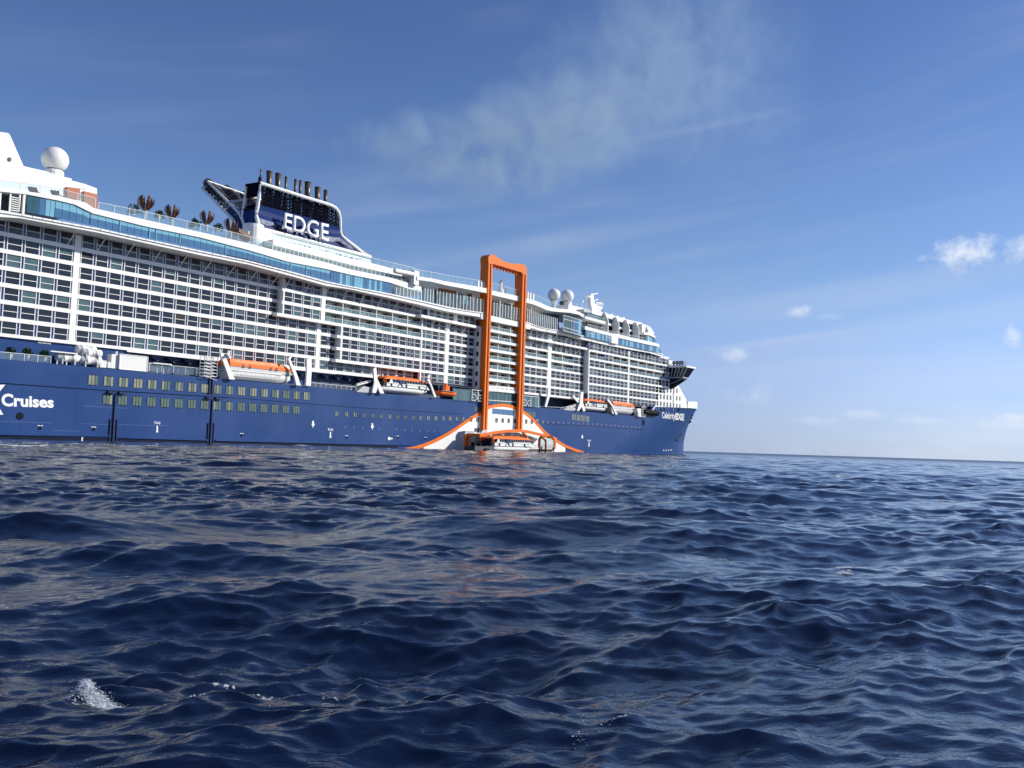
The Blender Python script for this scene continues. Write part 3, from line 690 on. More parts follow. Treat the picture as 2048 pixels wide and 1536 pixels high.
# second tier: promenade strip with posts under the funnel
band('promenade_shade', [(546, 488, 500), (653, 516, 527), (700, 529, 539), (780, 550, 559), (833, 561, 571)], 2.6, .3, greyp, ship)
tier = [(546, 478.5, 490), (552, 479, 491.5), (653, 504, 517), (700, 516.5, 529), (758.6, 530, 542.5), (780, 536, 547.5), (817, 544.5, 555), (829, 548, 558)]
band('deck_edge', tier, 1.2, 8, white, ship)
mb = MB()
for i in range(34):
    x = 545+i*8.6; yb = interp([(e[0], e[1]) for e in deck16], x)[1]; a = S3(x, yb-9.5+(i%3)*1.2, .5); b = S3(x, yb+.5, .5)
    if x < 838: mb.box(a.x-.05, a.x+.05, .45, .55, b.z, a.z)
mb.build('screen_posts', white, ship)
band('screen_glass', [(545, 489, 498.5), (653, 518, 526), (780, 549, 557), (833, 563, 572)], .48, .03, gclear, ship)
railing([(197, 404.5, 417), (293, 424, 440), (400, 448, 464), (497, 472.5, 486), (546, 487, 499)], .5, 3.05, ship)
railing([(0, 360, 375), (70, 369, 384), (125, 379, 393), (190, 396, 415)], .5, 3.0, ship)
railing([(545, 466, 479.5), (600, 476, 491), (653, 490.5, 504), (700, 505, 517), (758, 519, 531), (829, 536, 548)], 1.3, 2.6, ship)
# white house under the funnel
band('funnel_house', [(497, 462, 486), (530, 462, 492), (560, 472, 493), (653, 496, 515), (700, 508, 525), (742, 520, 534)], 5.0, 14, white, ship)
mb = MB(); p = S3(519, 474, 4); mb.lathe([(2.3, -3.2), (2.3, 2.2), (2.2, 2.9)], (p.x, p.y+2.3, p.z), 20); mb.build('funnel_house_corner', white, ship, smooth=False)
# deck gear along that tier: low white lockers and loungers seen through the glass
mb = MB()
for i in range(26):
    x = 556+i*7+random.uniform(-2, 2); y = interp([(545, 481), (653, 506), (829, 549)], x)[1]; p = S3(x, y-3.2, 2.0); h = random.uniform(.35, 1.0); mb.box(p.x-.6, p.x+random.uniform(.3, 1.4), 1.6, 2.6, p.z-.8, p.z-.8+h)
mb.build('deck_lockers', white, ship)['kind'] = 'stuff'
# crane arm and its post on the upper deck
mb = MB(); a, b = S3(789, 541.5, -.6), S3(829, 549.5, -.6); mb.tube([a, b], [.62, .62], 10); c = S3(831, 542, -.7), S3(831, 570, -.7); mb.box(c[0].x-.9, c[0].x+.9, -1.2, .4, c[1].z, c[0].z)
cr = mb.build('deck_crane', white, ship)
mb = MB(); mb.tube([S3(789, 538, -.9), S3(789.5, 543, -1.3), S3(794, 546.5, -1.3), S3(815, 550, -1.3), S3(825, 558, -1.0)], .09, 5); mb.build('hose', dgrey, cr)
# ---- upper deck (right of the crane) with wave-shaped soffit, columns, tall glass screens
updeck = [(834, 552.5, 559.5), (862, 556.5, 563), (895, 563.5, 571), (930, 569, 577.5), (973, 576.5, 586)]
band('deck_edge', updeck, -1.4, 10, white, ship)
band('deck_edge', [(983, 581, 589.5), (1042, 593.5, 603.5)], -.3, 10, white, ship)
band('deck_edge', [(1051, 597, 604.5), (1066, 600, 608.5), (1080, 605, 614), (1094, 611.5, 620.5), (1104, 615, 622.5), (1120, 617.5, 624), (1140, 619, 625.5), (1158, 623.5, 629.5), (1169, 630, 636)], -.3, 10, white, ship)
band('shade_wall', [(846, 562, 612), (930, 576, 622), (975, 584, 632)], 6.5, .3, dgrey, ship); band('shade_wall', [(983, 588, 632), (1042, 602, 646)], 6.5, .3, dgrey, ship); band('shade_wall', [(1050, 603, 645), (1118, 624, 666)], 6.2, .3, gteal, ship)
for x, y0, y1 in ((874, 566, 606), (914, 574, 614), (945.5, 580, 621), (1000, 592, 640), (1023, 597, 643), (1062, 607, 650)):
    a, b = S3(x, y0-1, .8), S3(x, y1+3, .8); mb = MB(); mb.tube([a, b], .2, 8); mb.build('deck_column', white, ship)
for x0, x1, y0, y1 in ((876, 913, 569, 577), (938, 946, 580, 592)):
    a, b = S3(x0, y0, 4), S3(x1, y1, 4); mb = MB(); mb.box(a.x, b.x, 3.5, 5, b.z-1.4, a.z); mb.build('terracotta_beam', terr, ship)
for cx in (896, 930):                              # arched openings to the sky seen through the screens
    a = S3(cx, 610, 6.2); pts = [(a.x+1.9*math.cos(R(t)), a.z+.2+(3.4*math.sin(R(t)))) for t in range(0, 181, 20)]; poly('arched_opening', None, 6.2, .05, gcyan, ship, xz=pts)
band('open_sky_pane', [(846, 574, 603), (869, 578, 606)], 6.2, .05, gcyan, ship)
def screen(pts, n, Y=-.4):                        # a run of tall upright glass blades
    g = MB(); g.strip([S(x, a, Y) for x, a, b in pts], [S(x, b, Y) for x, a, b in pts], Y+.02, Y+.04); o = g.build('glass_screen', gclear, ship)
    for i in range(n):
        x = pts[0][0]+(pts[-1][0]-pts[0][0])*(i+.5)/n; _, a, b = interp(pts, x); A, B = S3(x, a, Y), S3(x, b, Y)
        q = MB(); q.box(A.x-.075, A.x+.075, Y-.14, Y+.04, B.z, A.z); q.build('screen_blade', white, ship)
screen([(789, 574, 587.5), (846, 580, 602)], 8); screen([(847, 576, 603), (869, 579, 607)], 4)
screen([(876, 582, 612), (914, 589, 618), (950, 595, 623), (971, 600, 627)], 14); screen([(985, 603.5, 632), (1042, 617, 642)], 10)
screen([(1053, 617, 646), (1080, 627, 655), (1116, 637, 662)], 17)
railing([(827, 537.5, 553), (895, 550, 564), (930, 556.5, 569.5), (973, 563, 577)], 0, 3.4, ship)
railing([(984, 566, 581), (1042, 582, 594)], 0, 2.6, ship); railing([(1052, 585, 597), (1080, 594, 606), (1104, 605.5, 616), (1120, 610, 618)], 0, 2.4, ship)
for x, y in ((957, 570), (963.5, 571.5), (969.5, 573), (1061, 593.5), (1056, 592), (1067, 595)): a = S3(x, y-8, -.1); b = S3(x, y+7, -.1); mb = MB(); mb.box(a.x-.28, a.x+.28, -.2, .1, b.z, a.z); mb.build('wind_post', white, ship)
mb = MB(); p = S3(1001, 583, 3); mb.lathe([(1.3, -2), (1.1, .2), (.5, 1.2), (.45, 3.2), (.1, 3.4)], p, 10); mb.box(p.x+1.1, p.x+2.1, 2.5, 3.5, p.z-2, p.z+1.3); mb.build('deck_mast', white, ship)

# ---- forward block: curved glass lounge, balconies, fins, observation glazing
mb = MB(); cx = S3(1119, 650, -.2).x; rad = 10.5
prof_t, prof_b = S3(1119, 631, -.2).z, S3(1119, 662, -.2).z
arc = []
for k in range(13):
    u = k/12; X = cx+u*17.0; y = -1.6 + 5.6*max(0, (u-.45)/.55)**2.2; arc.append((X, y, prof_b-u*.6, prof_t-u*.4))
YB2 = arc
for i in range(12):
    a, b = arc[i], arc[i+1]
    for j, (f0, f1) in enumerate(((0.0, .22), (.23, .76), (.77, 1.0))):
        q = MB(); q.quadbox([(a[0]+.06, a[1], a[2]+(a[3]-a[2])*f0), (b[0], b[1], b[2]+(b[3]-b[2])*f0), (b[0], b[1]+.1, b[2]+(b[3]-b[2])*f0), (a[0]+.06, a[1]+.1, a[2]+(a[3]-a[2])*f0),
                             (a[0]+.06, a[1], a[2]+(a[3]-a[2])*f1), (b[0], b[1], b[2]+(b[3]-b[2])*f1), (b[0], b[1]+.1, b[2]+(b[3]-b[2])*f1), (a[0]+.06, a[1]+.1, a[2]+(a[3]-a[2])*f1)])
        q.build('curved_lounge_pane', gtrans if i < 4 else (gcyan if i in (6, 7) else gblue), ship)
mb = MB()
for f in (0, .225, .765, 1.0): mb.tube([(a[0], a[1]-.06, a[2]+(a[3]-a[2])*f) for a in arc], .11, 5)
for i in (0, 3, 4, 12): a = arc[i]; mb.tube([(a[0], a[1]-.06, a[2]), (a[0], a[1]-.06, a[3])], .13, 5)
mb.build('lounge_frame', white, ship)
fw_t = lambda x: interp([(1169, 640), (1212, 651), (1240, 661), (1322, 690)], x)[1]
band('deck_edge', [(1170, 632, 637), (1211, 643, 649)], -.6, 12, white, ship)
band('deck_edge', [(1170, 652, 659), (1225, 667, 673), (1236, 668, 675.5), (1262, 675, 681.5), (1290, 681, 688), (1312, 686, 692.5), (1319, 689, 694.5)], -1.0, 12, white, ship)
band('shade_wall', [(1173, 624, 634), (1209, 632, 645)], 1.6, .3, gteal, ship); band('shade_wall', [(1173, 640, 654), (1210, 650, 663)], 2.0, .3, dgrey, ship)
railing([(1175, 629, 634), (1208, 637, 642)], -.5, 2.2, ship); railing([(1175, 648, 653), (1208, 656, 662)], -.5, 2.2, ship)
panes('lounge_pane', [(1171, 659.5, 673), (1222, 672.5, 685)], -.9, 14, [gblue, gcyan], ship)
mb = MB()
for x, y in ((1183, 665), (1216, 672)):
    a, b = S3(x-5, y-5, -1), S3(x+5, y+5, -1); mb.box(a.x, a.x+.15, -1.05, -.9, b.z, a.z); mb.box(b.x-.15, b.x, -1.05, -.9, b.z, a.z); mb.box(a.x, b.x, -1.05, -.9, b.z, b.z+.15); mb.box(a.x, b.x, -1.05, -.9, a.z-.15, a.z); mb.box((a.x+b.x)/2-.07, (a.x+b.x)/2+.07, -1.05, -.9, b.z, a.z)
mb.build('opened_frame', white, ship)
band('white_panel', [(1223, 671, 686), (1236.5, 672, 688)], -1.1, .4, white, ship)
panes('lounge_pane', [(1237, 675, 688.5), (1262, 681, 694), (1290, 688, 700), (1312, 693, 704), (1322, 700, 706)], -.7, 24, [gcyan, gblue], ship)
panes('lounge_pane', [(1291, 669, 681), (1311, 676, 686)], -.5, 6, [gcyan, gblue], ship)
band('deck_edge', [(1288, 664, 669), (1300, 666, 671), (1311, 672.5, 677)], -.9, 10, white, ship)
band('roof_front', [(1284, 647, 665), (1293, 650, 665.5), (1301, 654, 668), (1308, 665, 671)], .4, 14, white, ship)
# terrace bays between grey fins
fins = [(1208, 626, 666), (1229.5, 634, 669.5), (1250, 640, 674), (1269.5, 644.5, 677.5), (1289, 649.5, 681)]
band('roof_edge', [(1184, 620, 627), (1223, 629.5, 638), (1246, 637, 645), (1284, 645.5, 652)], 1.4, 12, white, ship)
for i, (x, yt, yb_) in enumerate(fins):
    a, b = S3(x, yt, 1.2), S3(x, yb_, -.6); X = a.x
    # the blade stands square to the hull: a real plate 0.35 m thick with a raked outer edge
    q = MB(); pr = [(-.6, b.z), (-.6, b.z+(a.z-b.z)*.62), (.6, a.z), (1.9, a.z), (1.9, b.z)]
    c = len(q.v); q.v += [(X-.17, y, z) for y, z in pr]+[(X+.17, y, z) for y, z in pr]; n = len(pr)
    q.f += [tuple(range(c, c+n)), tuple(reversed(range(c+n, c+2*n)))]+[(c+k, c+(k+1)%n, c+n+(k+1)%n, c+n+k) for k in range(n)]; q.m += [0]*(n+2); q.build('terrace_fin', white, ship)
    if i < 4:
        x2, yt2, yb2 = fins[i+1]; e = (x2-x)
        band('terrace_glass', [(x, yt+5, yt+19), (x2, yt2+5, yt2+18)], 2.1, .2, gteal, ship); band('terrace_beam', [(x, yt+17, yt+21.5), (x2, yt2+16, yt2+20)], 1.5, .5, white, ship)
        band('terrace_glass', [(x, yt+22, yb_+3), (x2, yt2+20.5, yb2+3)], 2.15, .2, black, ship)
        railing([(x+1, yb_-6.5, yb_-.5), (x2-1, yb2-6, yb2-.5)], -.4, 1.6, ship, r=.04)
# ---- white prow with its portholes
def prow_point(px, py):
    lo, hi = 280.0, 366.0
    d = ray(px, py); p = CP + d*(D/d.y)
    for _ in range(60):
        y = 19.5-hbreadth(p.x, 19.0); p2 = CP + d*((y+D)/d.y)
        if (p2-p).length < 1e-3: break
        p = p.lerp(p2, .5)
    return p
rowsP = []
for f in np.linspace(0, 1, 8):
    right = (1375.6+(1350-1375.6)*f, 805+(757-805)*f); r = []
    base = S(1292, 815)[1]
    pr_ = prow_point(*right); zt_ = pr_.z
    for g in np.linspace(0, 1, 16):
        X = 292 + (pr_.x-292)*g; z = zt_ + 0.0 if f > 0 else max(ztop(X)-.2, 17.0)
        z = zt_ if f > 0.01 else ztop(X)-.15
        r.append((X, 19.5-hbreadth(X, 19.0)-.02, z))
    rowsP.append(r)
mb = MB(); n = 16
for r in rowsP: mb.v += r
mb.v += [(p[0]-.3 if i == n-1 else p[0], p[1]+1.2, p[2]) for r in rowsP for i, p in enumerate(r)]; o_ = 8*n
for i in range(7):
    for j in range(n-1):
        q = (i*n+j, i*n+j+1, (i+1)*n+j+1, (i+1)*n+j); mb.f.append(q); mb.f.append(tuple(o_+k for k in q)[::-1])
    mb.f.append((i*n+n-1, o_+i*n+n-1, o_+(i+1)*n+n-1, (i+1)*n+n-1)); mb.f.append((i*n, (i+1)*n, o_+(i+1)*n, o_+i*n))
mb.f.append(tuple(7*n+j for j in range(n)) + tuple(o_+7*n+j for j in reversed(range(n)))); mb.m = [0]*len(mb.f); mb.build('white_prow', white, ship)
# raked front wall across the ship and the bulwark round the bow
q = MB(); e0, e1 = rowsP[0][-1], rowsP[-1][-1]
q.quadbox([e0, (e0[0]+6, 19.5, e0[2]), (e0[0]+5.5, 20, e0[2]), (e0[0]-1.5, e0[1]+1, e0[2]), e1, (e1[0]+6, 19.5, e1[2]), (e1[0]+5.5, 20, e1[2]), (e1[0]-1.5, e1[1]+1, e1[2])]); q.build('prow_front_wall', white, ship)
mb = MB(); ring = []
Xa = prow_point(1374, 815).x
for g in np.linspace(0, 1, 14):
    X = Xa+(364.9-Xa)*g; zz = ztop(X); t = 1.2+1.6*math.sin(math.pi*min(1, .25+g*.75))-.8*g; ring.append((X, 19.5-hbreadth(X, 19.5)-.03, zz-.1, zz+t+ .4*g))
tp = lambda r: (r[0], r[3])
c = len(mb.v)
for (X, y, z0, z1) in ring: mb.v += [(X, y, z0), (X+.15, y-.05+.6*0, z1), (X, y+.5, z1), (X-.1, y+.5, z0)]
for i in range(13):
    for k in range(4): mb.f.append((c+4*i+k, c+4*(i+1)+k, c+4*(i+1)+(k+1)%4, c+4*i+(k+1)%4)); mb.m.append(0)
mb.build('bow_bulwark', white, ship)
mp2 = disc_mesh('porthole', [(0.52*math.cos(R(a)), 0.95*math.sin(R(a))) for a in range(0, 360, 30)], -0.06, 0.04, gdark); q = MB(); q.box(-.5, .5, -.1, -.061, -.06, .06); me_bar = mesh_only(q, 'glazing_bar', white)
ports = [(1341, 767)]+[(x, 780.5+.25*i) for i, x in enumerate((1335, 1341.5, 1347.5, 1353.5))]+[(x, 793+.8*i) for i, x in enumerate((1321.5, 1328, 1334.5, 1341, 1353.5, 1359.5))]+[(x, 806.5+.9*i) for i, x in enumerate((1315, 1321.5, 1328, 1334.5, 1341, 1347, 1353.5, 1359.5))]
for x, y in ports:
    p = prow_point(x, y); b0, b1 = hbreadth(p.x-.5, 19), hbreadth(p.x+.5, 19); ang = math.atan2(b0-b1, 1.0)
    o = obj('porthole', mp2, ship, (p.x, p.y-.05, p.z)); o.rotation_euler = (0, 0, ang); obj('glazing_bar', me_bar, o)
for x, y in ((1322, 818), (1328.5, 818.5)): p = on_hull(x, y, out=.04); mb = MB(); mb.box(p.x-.5, p.x+.5, p.y-.05, p.y+.3, p.z-.7, p.z+.7); mb.build('bow_window', boot, ship)
p = prow_point(1346.5, 790); mb = MB(); mb.box(p.x-.12, p.x+.12, p.y-.2, p.y, p.z-6, p.z+8); mb.box(p.x-3, p.x+2.4, p.y-.9, p.y, p.z+5.2, p.z+5.5)
for k in range(5): mb.tube([(p.x-3+k*1.3, p.y-.9, p.z+5.5), (p.x-3+k*1.3, p.y-.9, p.z+7)], .05, 4)
mb.build('prow_ladder', greyp, ship)
# ---- bridge wing
X0, X1 = 301.6, 307.5
def Zc(x, y, X): return SX(x, y, X).z
zt_b, zb_b, zbot = SX(1380, 733, X0).z, SX(1380, 754, X0).z, SX(1345, 757, X0).z
yo_ = SX(1392, 733, X1+1).y; yi = SX(1389, 737, X1).y; yl = SX(1376, 753, X1-.8).y; yin = 1.0
mb = MB(); mb.quadbox([(X0-1, yo_, zt_b-.3), (X1+1, yo_, zt_b-.3), (X1+3, 20, zt_b-.3), (X0-1, 2, zt_b-.3), (X0-1, yo_, zt_b+.35), (X1+1, yo_, zt_b+.35), (X1+3, 20, zt_b+.35), (X0-1, 2, zt_b+.35)]); bw = mb.build('bridge_wing', white, ship)
mb = MB(); mb.quadbox([(X0+.6, yl, zb_b), (X1-.8, yl, zb_b), (X1+2, 20, zb_b), (X0+.6, 1, zb_b), (X0, yi, zt_b-.3), (X1, yi, zt_b-.3), (X1+2.6, 20, zt_b-.3), (X0, 1, zt_b-.3)]); mb.build('bridge_window', gdark, bw)
for k in range(6):
    f = k/5; q = MB(); q.tube([(X0-.08, yi+(0-yi)*f, zt_b-.3), (X0+.52, yl+(.6-yl)*f, zb_b)], .13, 5); q.build('mullion', white, bw)
mb = MB(); mb.quadbox([(X0+.8, -.4, zb_b-4.0), (X1-3, -.4, zb_b-4.0), (X1+1, 19, zb_b-4.0), (X0+.8, 1, zb_b-4.0), (X0+.5, yl-.1, zb_b-.02), (X1-.7, yl-.1, zb_b-.02), (X1+2, 19, zb_b-.02), (X0+.5, 1, zb_b-.02)]); mb.build('bridge_underside', boot, bw)
mb = MB(); mb.box(X0+.3, X1-.6, yl-.4, 1, zb_b-.25, zb_b+.1); mb.tube([(X0+.2, yl-1.2, zb_b-.2), (X0+.2, 0, zb_b-2.6)], .12, 5); mb.tube([(X0+.2, yl-.9, zb_b-.2), (X0+.2, yl-.9, zb_b-.9)], .2, 6); mb.build('bridge_sill', greyp, bw)
mb = MB(); zr = zt_b+.35
for yy in np.linspace(yo_, -.3, 8): mb.tube([(X0-.9, yy, zr), (X0-.9, yy, zr+1.2)], .05, 4)
for h in (.6, 1.2): mb.tube([(X0-.9, yo_, zr+h), (X0-.9, 0, zr+h)], .05, 4)
mb.build('bridge_railing', white, bw)
mb = MB()
for k, yy in enumerate((-6.5, -5.2, -3.6, -1.8)): mb.lathe([(.35, 0), (.35, .8), (.6, 1.0), (.6, 1.7), (.2, 2.0)], (X0+1, yy*.75, zr), 8, 0)
mb.build('bridge_gear', dgrey, bw)
mb = MB(); a, b = S3(1327, 716, .3), S3(1340, 722, .3); mb.box(a.x-3, 306, .5, 18, b.z-1.2, b.z+.3); mb.box(296, 303, 1, 17, b.z+.3, b.z+1.5); mb.build('bridge_roof', white, ship)
mb = MB(); mb.box(300.4, 303.5, .3, 3, 24.5, zt_b); mb.build('bridge_tower', white, ship)
# ---- funnel
def fpt(x, y, Y): return S3(x, y, Y)
fun = bpy.data.objects.new('funnel', None); COL.objects.link(fun); fun.parent = ship; fun['label'] = 'navy funnel of two open wings with dark lattice and exhaust pipes'
outer = [(518.7, 456.7, 6.9), (513, 432, 8.0), (512.8, 424, 8.1), (514.8, 416, 8.0), (518, 392, 7.6), (520.6, 366, 7.3), (560, 378.5, 7.3), (610, 394.5, 7.3), (650, 406.5, 7.3), (663, 411, 7.3), (671, 416, 7.4), (677, 424, 7.5), (680, 436, 7.7),
         (680.3, 456, 8.0), (681, 465, 8.1), (684, 472, 8.0), (692.5, 480, 7.8), (715, 497, 7.3), (741, 514, 6.9)]
mb = MB(); loop = [fpt(*p) for p in outer]; mb.tube(loop+[loop[0]], .42, 8, caps=False); mb.tube([loop[-1], loop[0]], .46, 8); mb.build('funnel_frame', white, fun, smooth=False)
back = [Vector((p.x-.6, p.y+4.3, p.z)) for p in loop]; mb = MB(); mb.tube(back[:11], .32, 6); mb.build('funnel_frame', white, fun)
def fcol(x):                                        # lower line, crease line, top of the solid part at a measured x
    lo = interp([(518.7, 456.7), (741, 514)], x)[1]
    cr_ = interp([(513, 427), (570, 447), (655, 467), (681, 468), (700, 486), (741, 513.5)], x)[1]
    tp_ = interp([(514.8, 409), (560, 420), (620, 436), (680, 456), (700, 485.5), (741, 513.2)], x)[1]
    return lo, cr_, tp_
xsf = [514.5, 520, 535, 550, 570, 590, 610, 630, 650, 665, 680, 690, 700, 712, 726, 741]; mb = MB()
for i, x in enumerate(xsf):
    lo, c_, t_ = fcol(x); lo = min(lo, 456.7+(x-518.7)*.2577)
    pts = [fpt(x, lo, 7.2), fpt(x, (lo*.6+c_*.4), 7.3), fpt(x, (lo*.25+c_*.75), 7.5), fpt(x, c_, 7.9), fpt(x, (c_+t_)/2, 7.95), fpt(x, t_, 7.85)]
    mb.v += [tuple(p) for p in pts]
for i in range(len(xsf)-1):
    for k in range(5): mb.f.append((6*i+k, 6*(i+1)+k, 6*(i+1)+k+1, 6*i+k+1)); mb.m.append(0)
c = len(mb.v); mb.v += [(x-.5, y+3.4, z) for x, y, z in mb.v[:c]]
for i in range(len(xsf)-1):
    for k in range(5): mb.f.append((c+6*i+k, c+6*i+k+1, c+6*(i+1)+k+1, c+6*(i+1)+k)); mb.m.append(0)
    mb.f.append((6*i+5, 6*(i+1)+5, c+6*(i+1)+5, c+6*i+5)); mb.m.append(0); mb.f.append((6*i, c+6*i, c+6*(i+1), 6*(i+1))); mb.m.append(0)
mb.build('funnel_shell', navyd, fun, smooth=False)
q = MB(); A_, B_ = loop[0], back[0]
q.v = [tuple(loop[0]), tuple(loop[1]), tuple(loop[3]), tuple(back[3]), tuple(back[1]), tuple(back[0])]; q.f = [(0, 1, 4, 5), (1, 2, 3, 4)]; q.m = [0, 0]; q.build('funnel_end_plate', navyd, fun)
poly('funnel_vent', [(671, 481), (678, 482), (696, 494), (687, 491.5)], 7.0, .05, black, fun); poly('funnel_vent', [(541, 449), (556, 452), (573, 462), (560, 460)], 7.05, .05, black, fun)
# lattice of crossing bars between crease and top rail, two layers deep
def ftop(x): return interp([(520.6, 367), (663, 412), (671, 417), (677, 425), (680, 440)], x)[1]
mb = MB()
for Yl, ph in ((8.0, 0), (10.4, .5)):
    x = 524
    while x < 678:
        _, _, t_ = fcol(x); a = ftop(x); rows_ = 6
        for j in range(rows_):
            y0 = t_+(a-t_)*j/rows_; y1 = t_+(a-t_)*(j+1)/rows_; x2 = min(x+7.6, 678.5)
            mb.tube([fpt(x+ph*3, y0+2, Yl), fpt(x2, y1+3, Yl)], .13, 4); mb.tube([fpt(x+ph*3, y1+1.5, Yl), fpt(x2, y0+3.5, Yl)], .16, 4)
        mb.tube([fpt(x, t_+2, Yl), fpt(x, a+1, Yl)], .17, 4); x += 7.6 if x > 640 else 9.0
    for j in (1, 3, 5): mb.tube([fpt(x_, fcol(x_)[2]+(ftop(x_)-fcol(x_)[2])*j/6, Yl) for x_ in (522, 560, 600, 640, 676)], .12, 4)
mb.build('funnel_lattice', dmetal, fun)['kind'] = 'stuff'
pipes = [(521.6, 340.5, 3.0, 372), (538.8, 344.5, 11.5, 440), (556.5, 349, 11.5, 446), (572.3, 355.3, 5.2, 440), (591.3, 360.6, 5.6, 440), (601, 362.7, 5.4, 445), (615.8, 366, 12, 452), (635.3, 376.4, 10.6, 458), (651.5, 382.2, 7.6, 458)]
for i, (x, y, wd, yb_) in enumerate(pipes):
    top, bot = S3(x, y, 9.2), S3(x-2-(yb_-y)*.03, yb_, 9.2); r = abs(S(x+wd/2, y, 9.2)[0]-S(x-wd/2, y, 9.2)[0])/2*.82
    mid = bot.lerp(top, .55); mb = MB(); mb.tube([mid, top], [r*.8, r*1.04], 14); mb.tube([top, top+Vector((0, 0, .22))], [r*1.12, r*1.12], 14, 1); mb.build('exhaust_pipe', [metal, dgrey], fun, smooth=True)
    mb = MB(); mb.tube([bot, mid], [r*1.25+.25, r*1.1+.2], 10); mb.build('pipe_casing', dmetal, fun)
# inner wall of the near wing, seen from its after end
mb = MB()
for j in range(9):
    f0, f1 = j/9, (j+1)/9; a0, a1 = loop[4].lerp(loop[5], f0), loop[4].lerp(loop[5], f1); b0, b1 = back[4].lerp(back[5], f0), back[4].lerp(back[5], f1)
    mb.tube([a0, b1], .12, 4); mb.tube([b0, a1], .12, 4); mb.tube([a0, b0], .14, 4)
mb.tube([loop[3], back[3]], .3, 6); mb.tube([loop[5], back[5]], .3, 6); mb.build('funnel_lattice', dmetal, fun)['kind'] = 'stuff'
# far wing: leans away to port
def G(X, Y, Z): return Vector((X, Y, Z))
wing = [G(122, 15.0, 47.4), G(121.3, 17.0, 51.0), G(121, 19.5, 53.0), G(120.6, 29.0, 60.0)]; wl2 = [p+Vector((26, .5, -1.2)) for p in wing]; wl2[0] += Vector((7, 0, 0))
mb = MB(); mb.tube(wing+[wl2[3], wl2[2], wl2[1], wl2[0]], .36, 7); mb.build('funnel_frame', white, fun)
thk = Vector((0, -1.9, 1.4)); mb = MB()
mb.tube([p+thk for p in wing]+[wl2[3]+thk], .3, 6); mb.build('funnel_frame', white, fun)
mb = MB()
for a, b in ((0, 1), (1, 2)): mb.quadbox([wing[a], wl2[a], wl2[a]+thk, wing[a]+thk, wing[b], wl2[b], wl2[b]+thk, wing[b]+thk])
mb.build('funnel_shell', navyd, fun)
mb = MB()
for lay in (Vector((0, 0, 0)), thk):
    for i in range(9):
        for j in range(4):
            p = lambda s, t: wing[2].lerp(wing[3], t/4).lerp(wl2[2].lerp(wl2[3], t/4), s/9)+lay
            mb.tube([p(i, j), p(i+1, j+1)], .14, 4); mb.tube([p(i, j+1), p(i+1, j)], .14, 4)
for j in range(9): a = wing[2].lerp(wing[3], j/8); mb.tube([a, a+thk], .12, 4); 
for j in range(8): mb.tube([wing[2].lerp(wing[3], j/8), wing[2].lerp(wing[3], (j+1)/8)+thk], .12, 4)
mb.build('funnel_lattice', dmetal, fun)['kind'] = 'stuff'
for i in range(5):
    a = wing[2].lerp(wl2[2], .06+i*.2)+thk*.6; b = wing[3].lerp(wl2[3], .06+i*.2)+thk*.6; d = (b-a).normalized(); mb = MB(); mb.tube([a.lerp(b, .35), b+d*1.8], [1.0, 1.15], 12); mb.build('exhaust_pipe', metal, fun)
# bridge structure between the wings: slatted roof and navy side
mb = MB(); mb.quadbox([G(121.6, 11, 47.4), G(140, 11, 46.4), G(140, 16, 46.4), G(121.6, 15.5, 47.4), G(121.6, 11, 51.8), G(140, 11, 51), G(140, 17, 51), G(121.6, 17, 51.8)]); mb.build('funnel_shell', navyd, fun)
mb = MB(); mb.tube([G(121.2, 12.6, 47.2), G(121.2, 12.9, 52.2), G(121.2, 11.9, 58)], .28, 6); mb.tube([G(121.2, 12.6, 55.0), G(121.2, 22.0, 55.6)], .34, 6)
for k in range(7): z = 51.9+k*.5; mb.tube([G(121.3, 12.6, z), G(121.3, 18.5+k*.5, z+.35)], .1, 4)
mb.build('funnel_crossbeam', greyp, fun)
lettering('funnel_lettering', 'EDGE', [(570.4, 424.8), (657.8, 448.6), (657.2, 483.2), (567.4, 456.2)], lambda x, y: S3(x, y, 5.9), letter, fun, depth=.25, off=0.012)
mb = MB()
for x, y0, y1 in ((570, 440, 470), (589, 440, 474), (609, 450, 478), (618, 458, 481), (638, 462, 486), (646, 462, 488)): mb.tube([S3(x, y0, 6.5), S3(x-.8, y1, 6.5)], .09, 4)
mb.build('letter_supports', dmetal, fun)

# ---- orange portal of the platform lift
portal = bpy.data.objects.new('lift_portal', None); COL.objects.link(portal); portal.parent = ship; portal['label'] = 'tall orange portal frame carrying the boarding platform'
top_ = [(977.1, 527.6), (976.6, 516), (977.8, 511.8), (981.7, 509), (985, 508.6), (989, 510.2), (998.6, 517), (1005, 521), (1011.6, 523.6), (1018, 525.8), (1024.6, 527), (1031, 527.5), (1037.7, 527.6), (1043, 527.6), (1047.5, 529), (1051.3, 532), (1053.6, 537), (1053.9, 549), (1045.2, 549.4), (1044.6, 545.2), (1029.8, 540.8), (1005, 533.3), (986, 527.8)]
poly('portal_head', top_, YL, 2.9, orange, portal)
for (xt, yt, xb, yb_, wd) in ((976.9, 527, 966.9, 859.5, 1.9), (1045.2, 548, 1037.2, 858.5, 1.9)):
    a, b = S3(xt, yt, YL), S3(xb, yb_, YL); X = (a.x+b.x)/2; wd = abs(S(xt+8.4, yt, YL)[0]-a.x)
    mb = MB(); mb.box(X, X+wd*.36, YL, YL+.8, b.z, a.z+.01); mb.box(X+wd*.66, X+wd, YL, YL+.8, b.z, a.z+.01); mb.build('portal_rail', orange, portal)
    mb = MB(); mb.box(X+wd*.36+.003, X+wd*.66-.003, YL+.35, YL+.75, b.z, a.z); mb.build('portal_groove', boot, portal)
    mb = MB(); z0 = S(xb, 778, YL)[1]; mb.box(X+.02, X+wd-.02, YL+.8, YL+2.9, z0, a.z+.01); mb.build('portal_leg', orange, portal)
mb = MB(); a, b = S3(987, 529, YL+.5), S3(1030, 542, YL+.5)
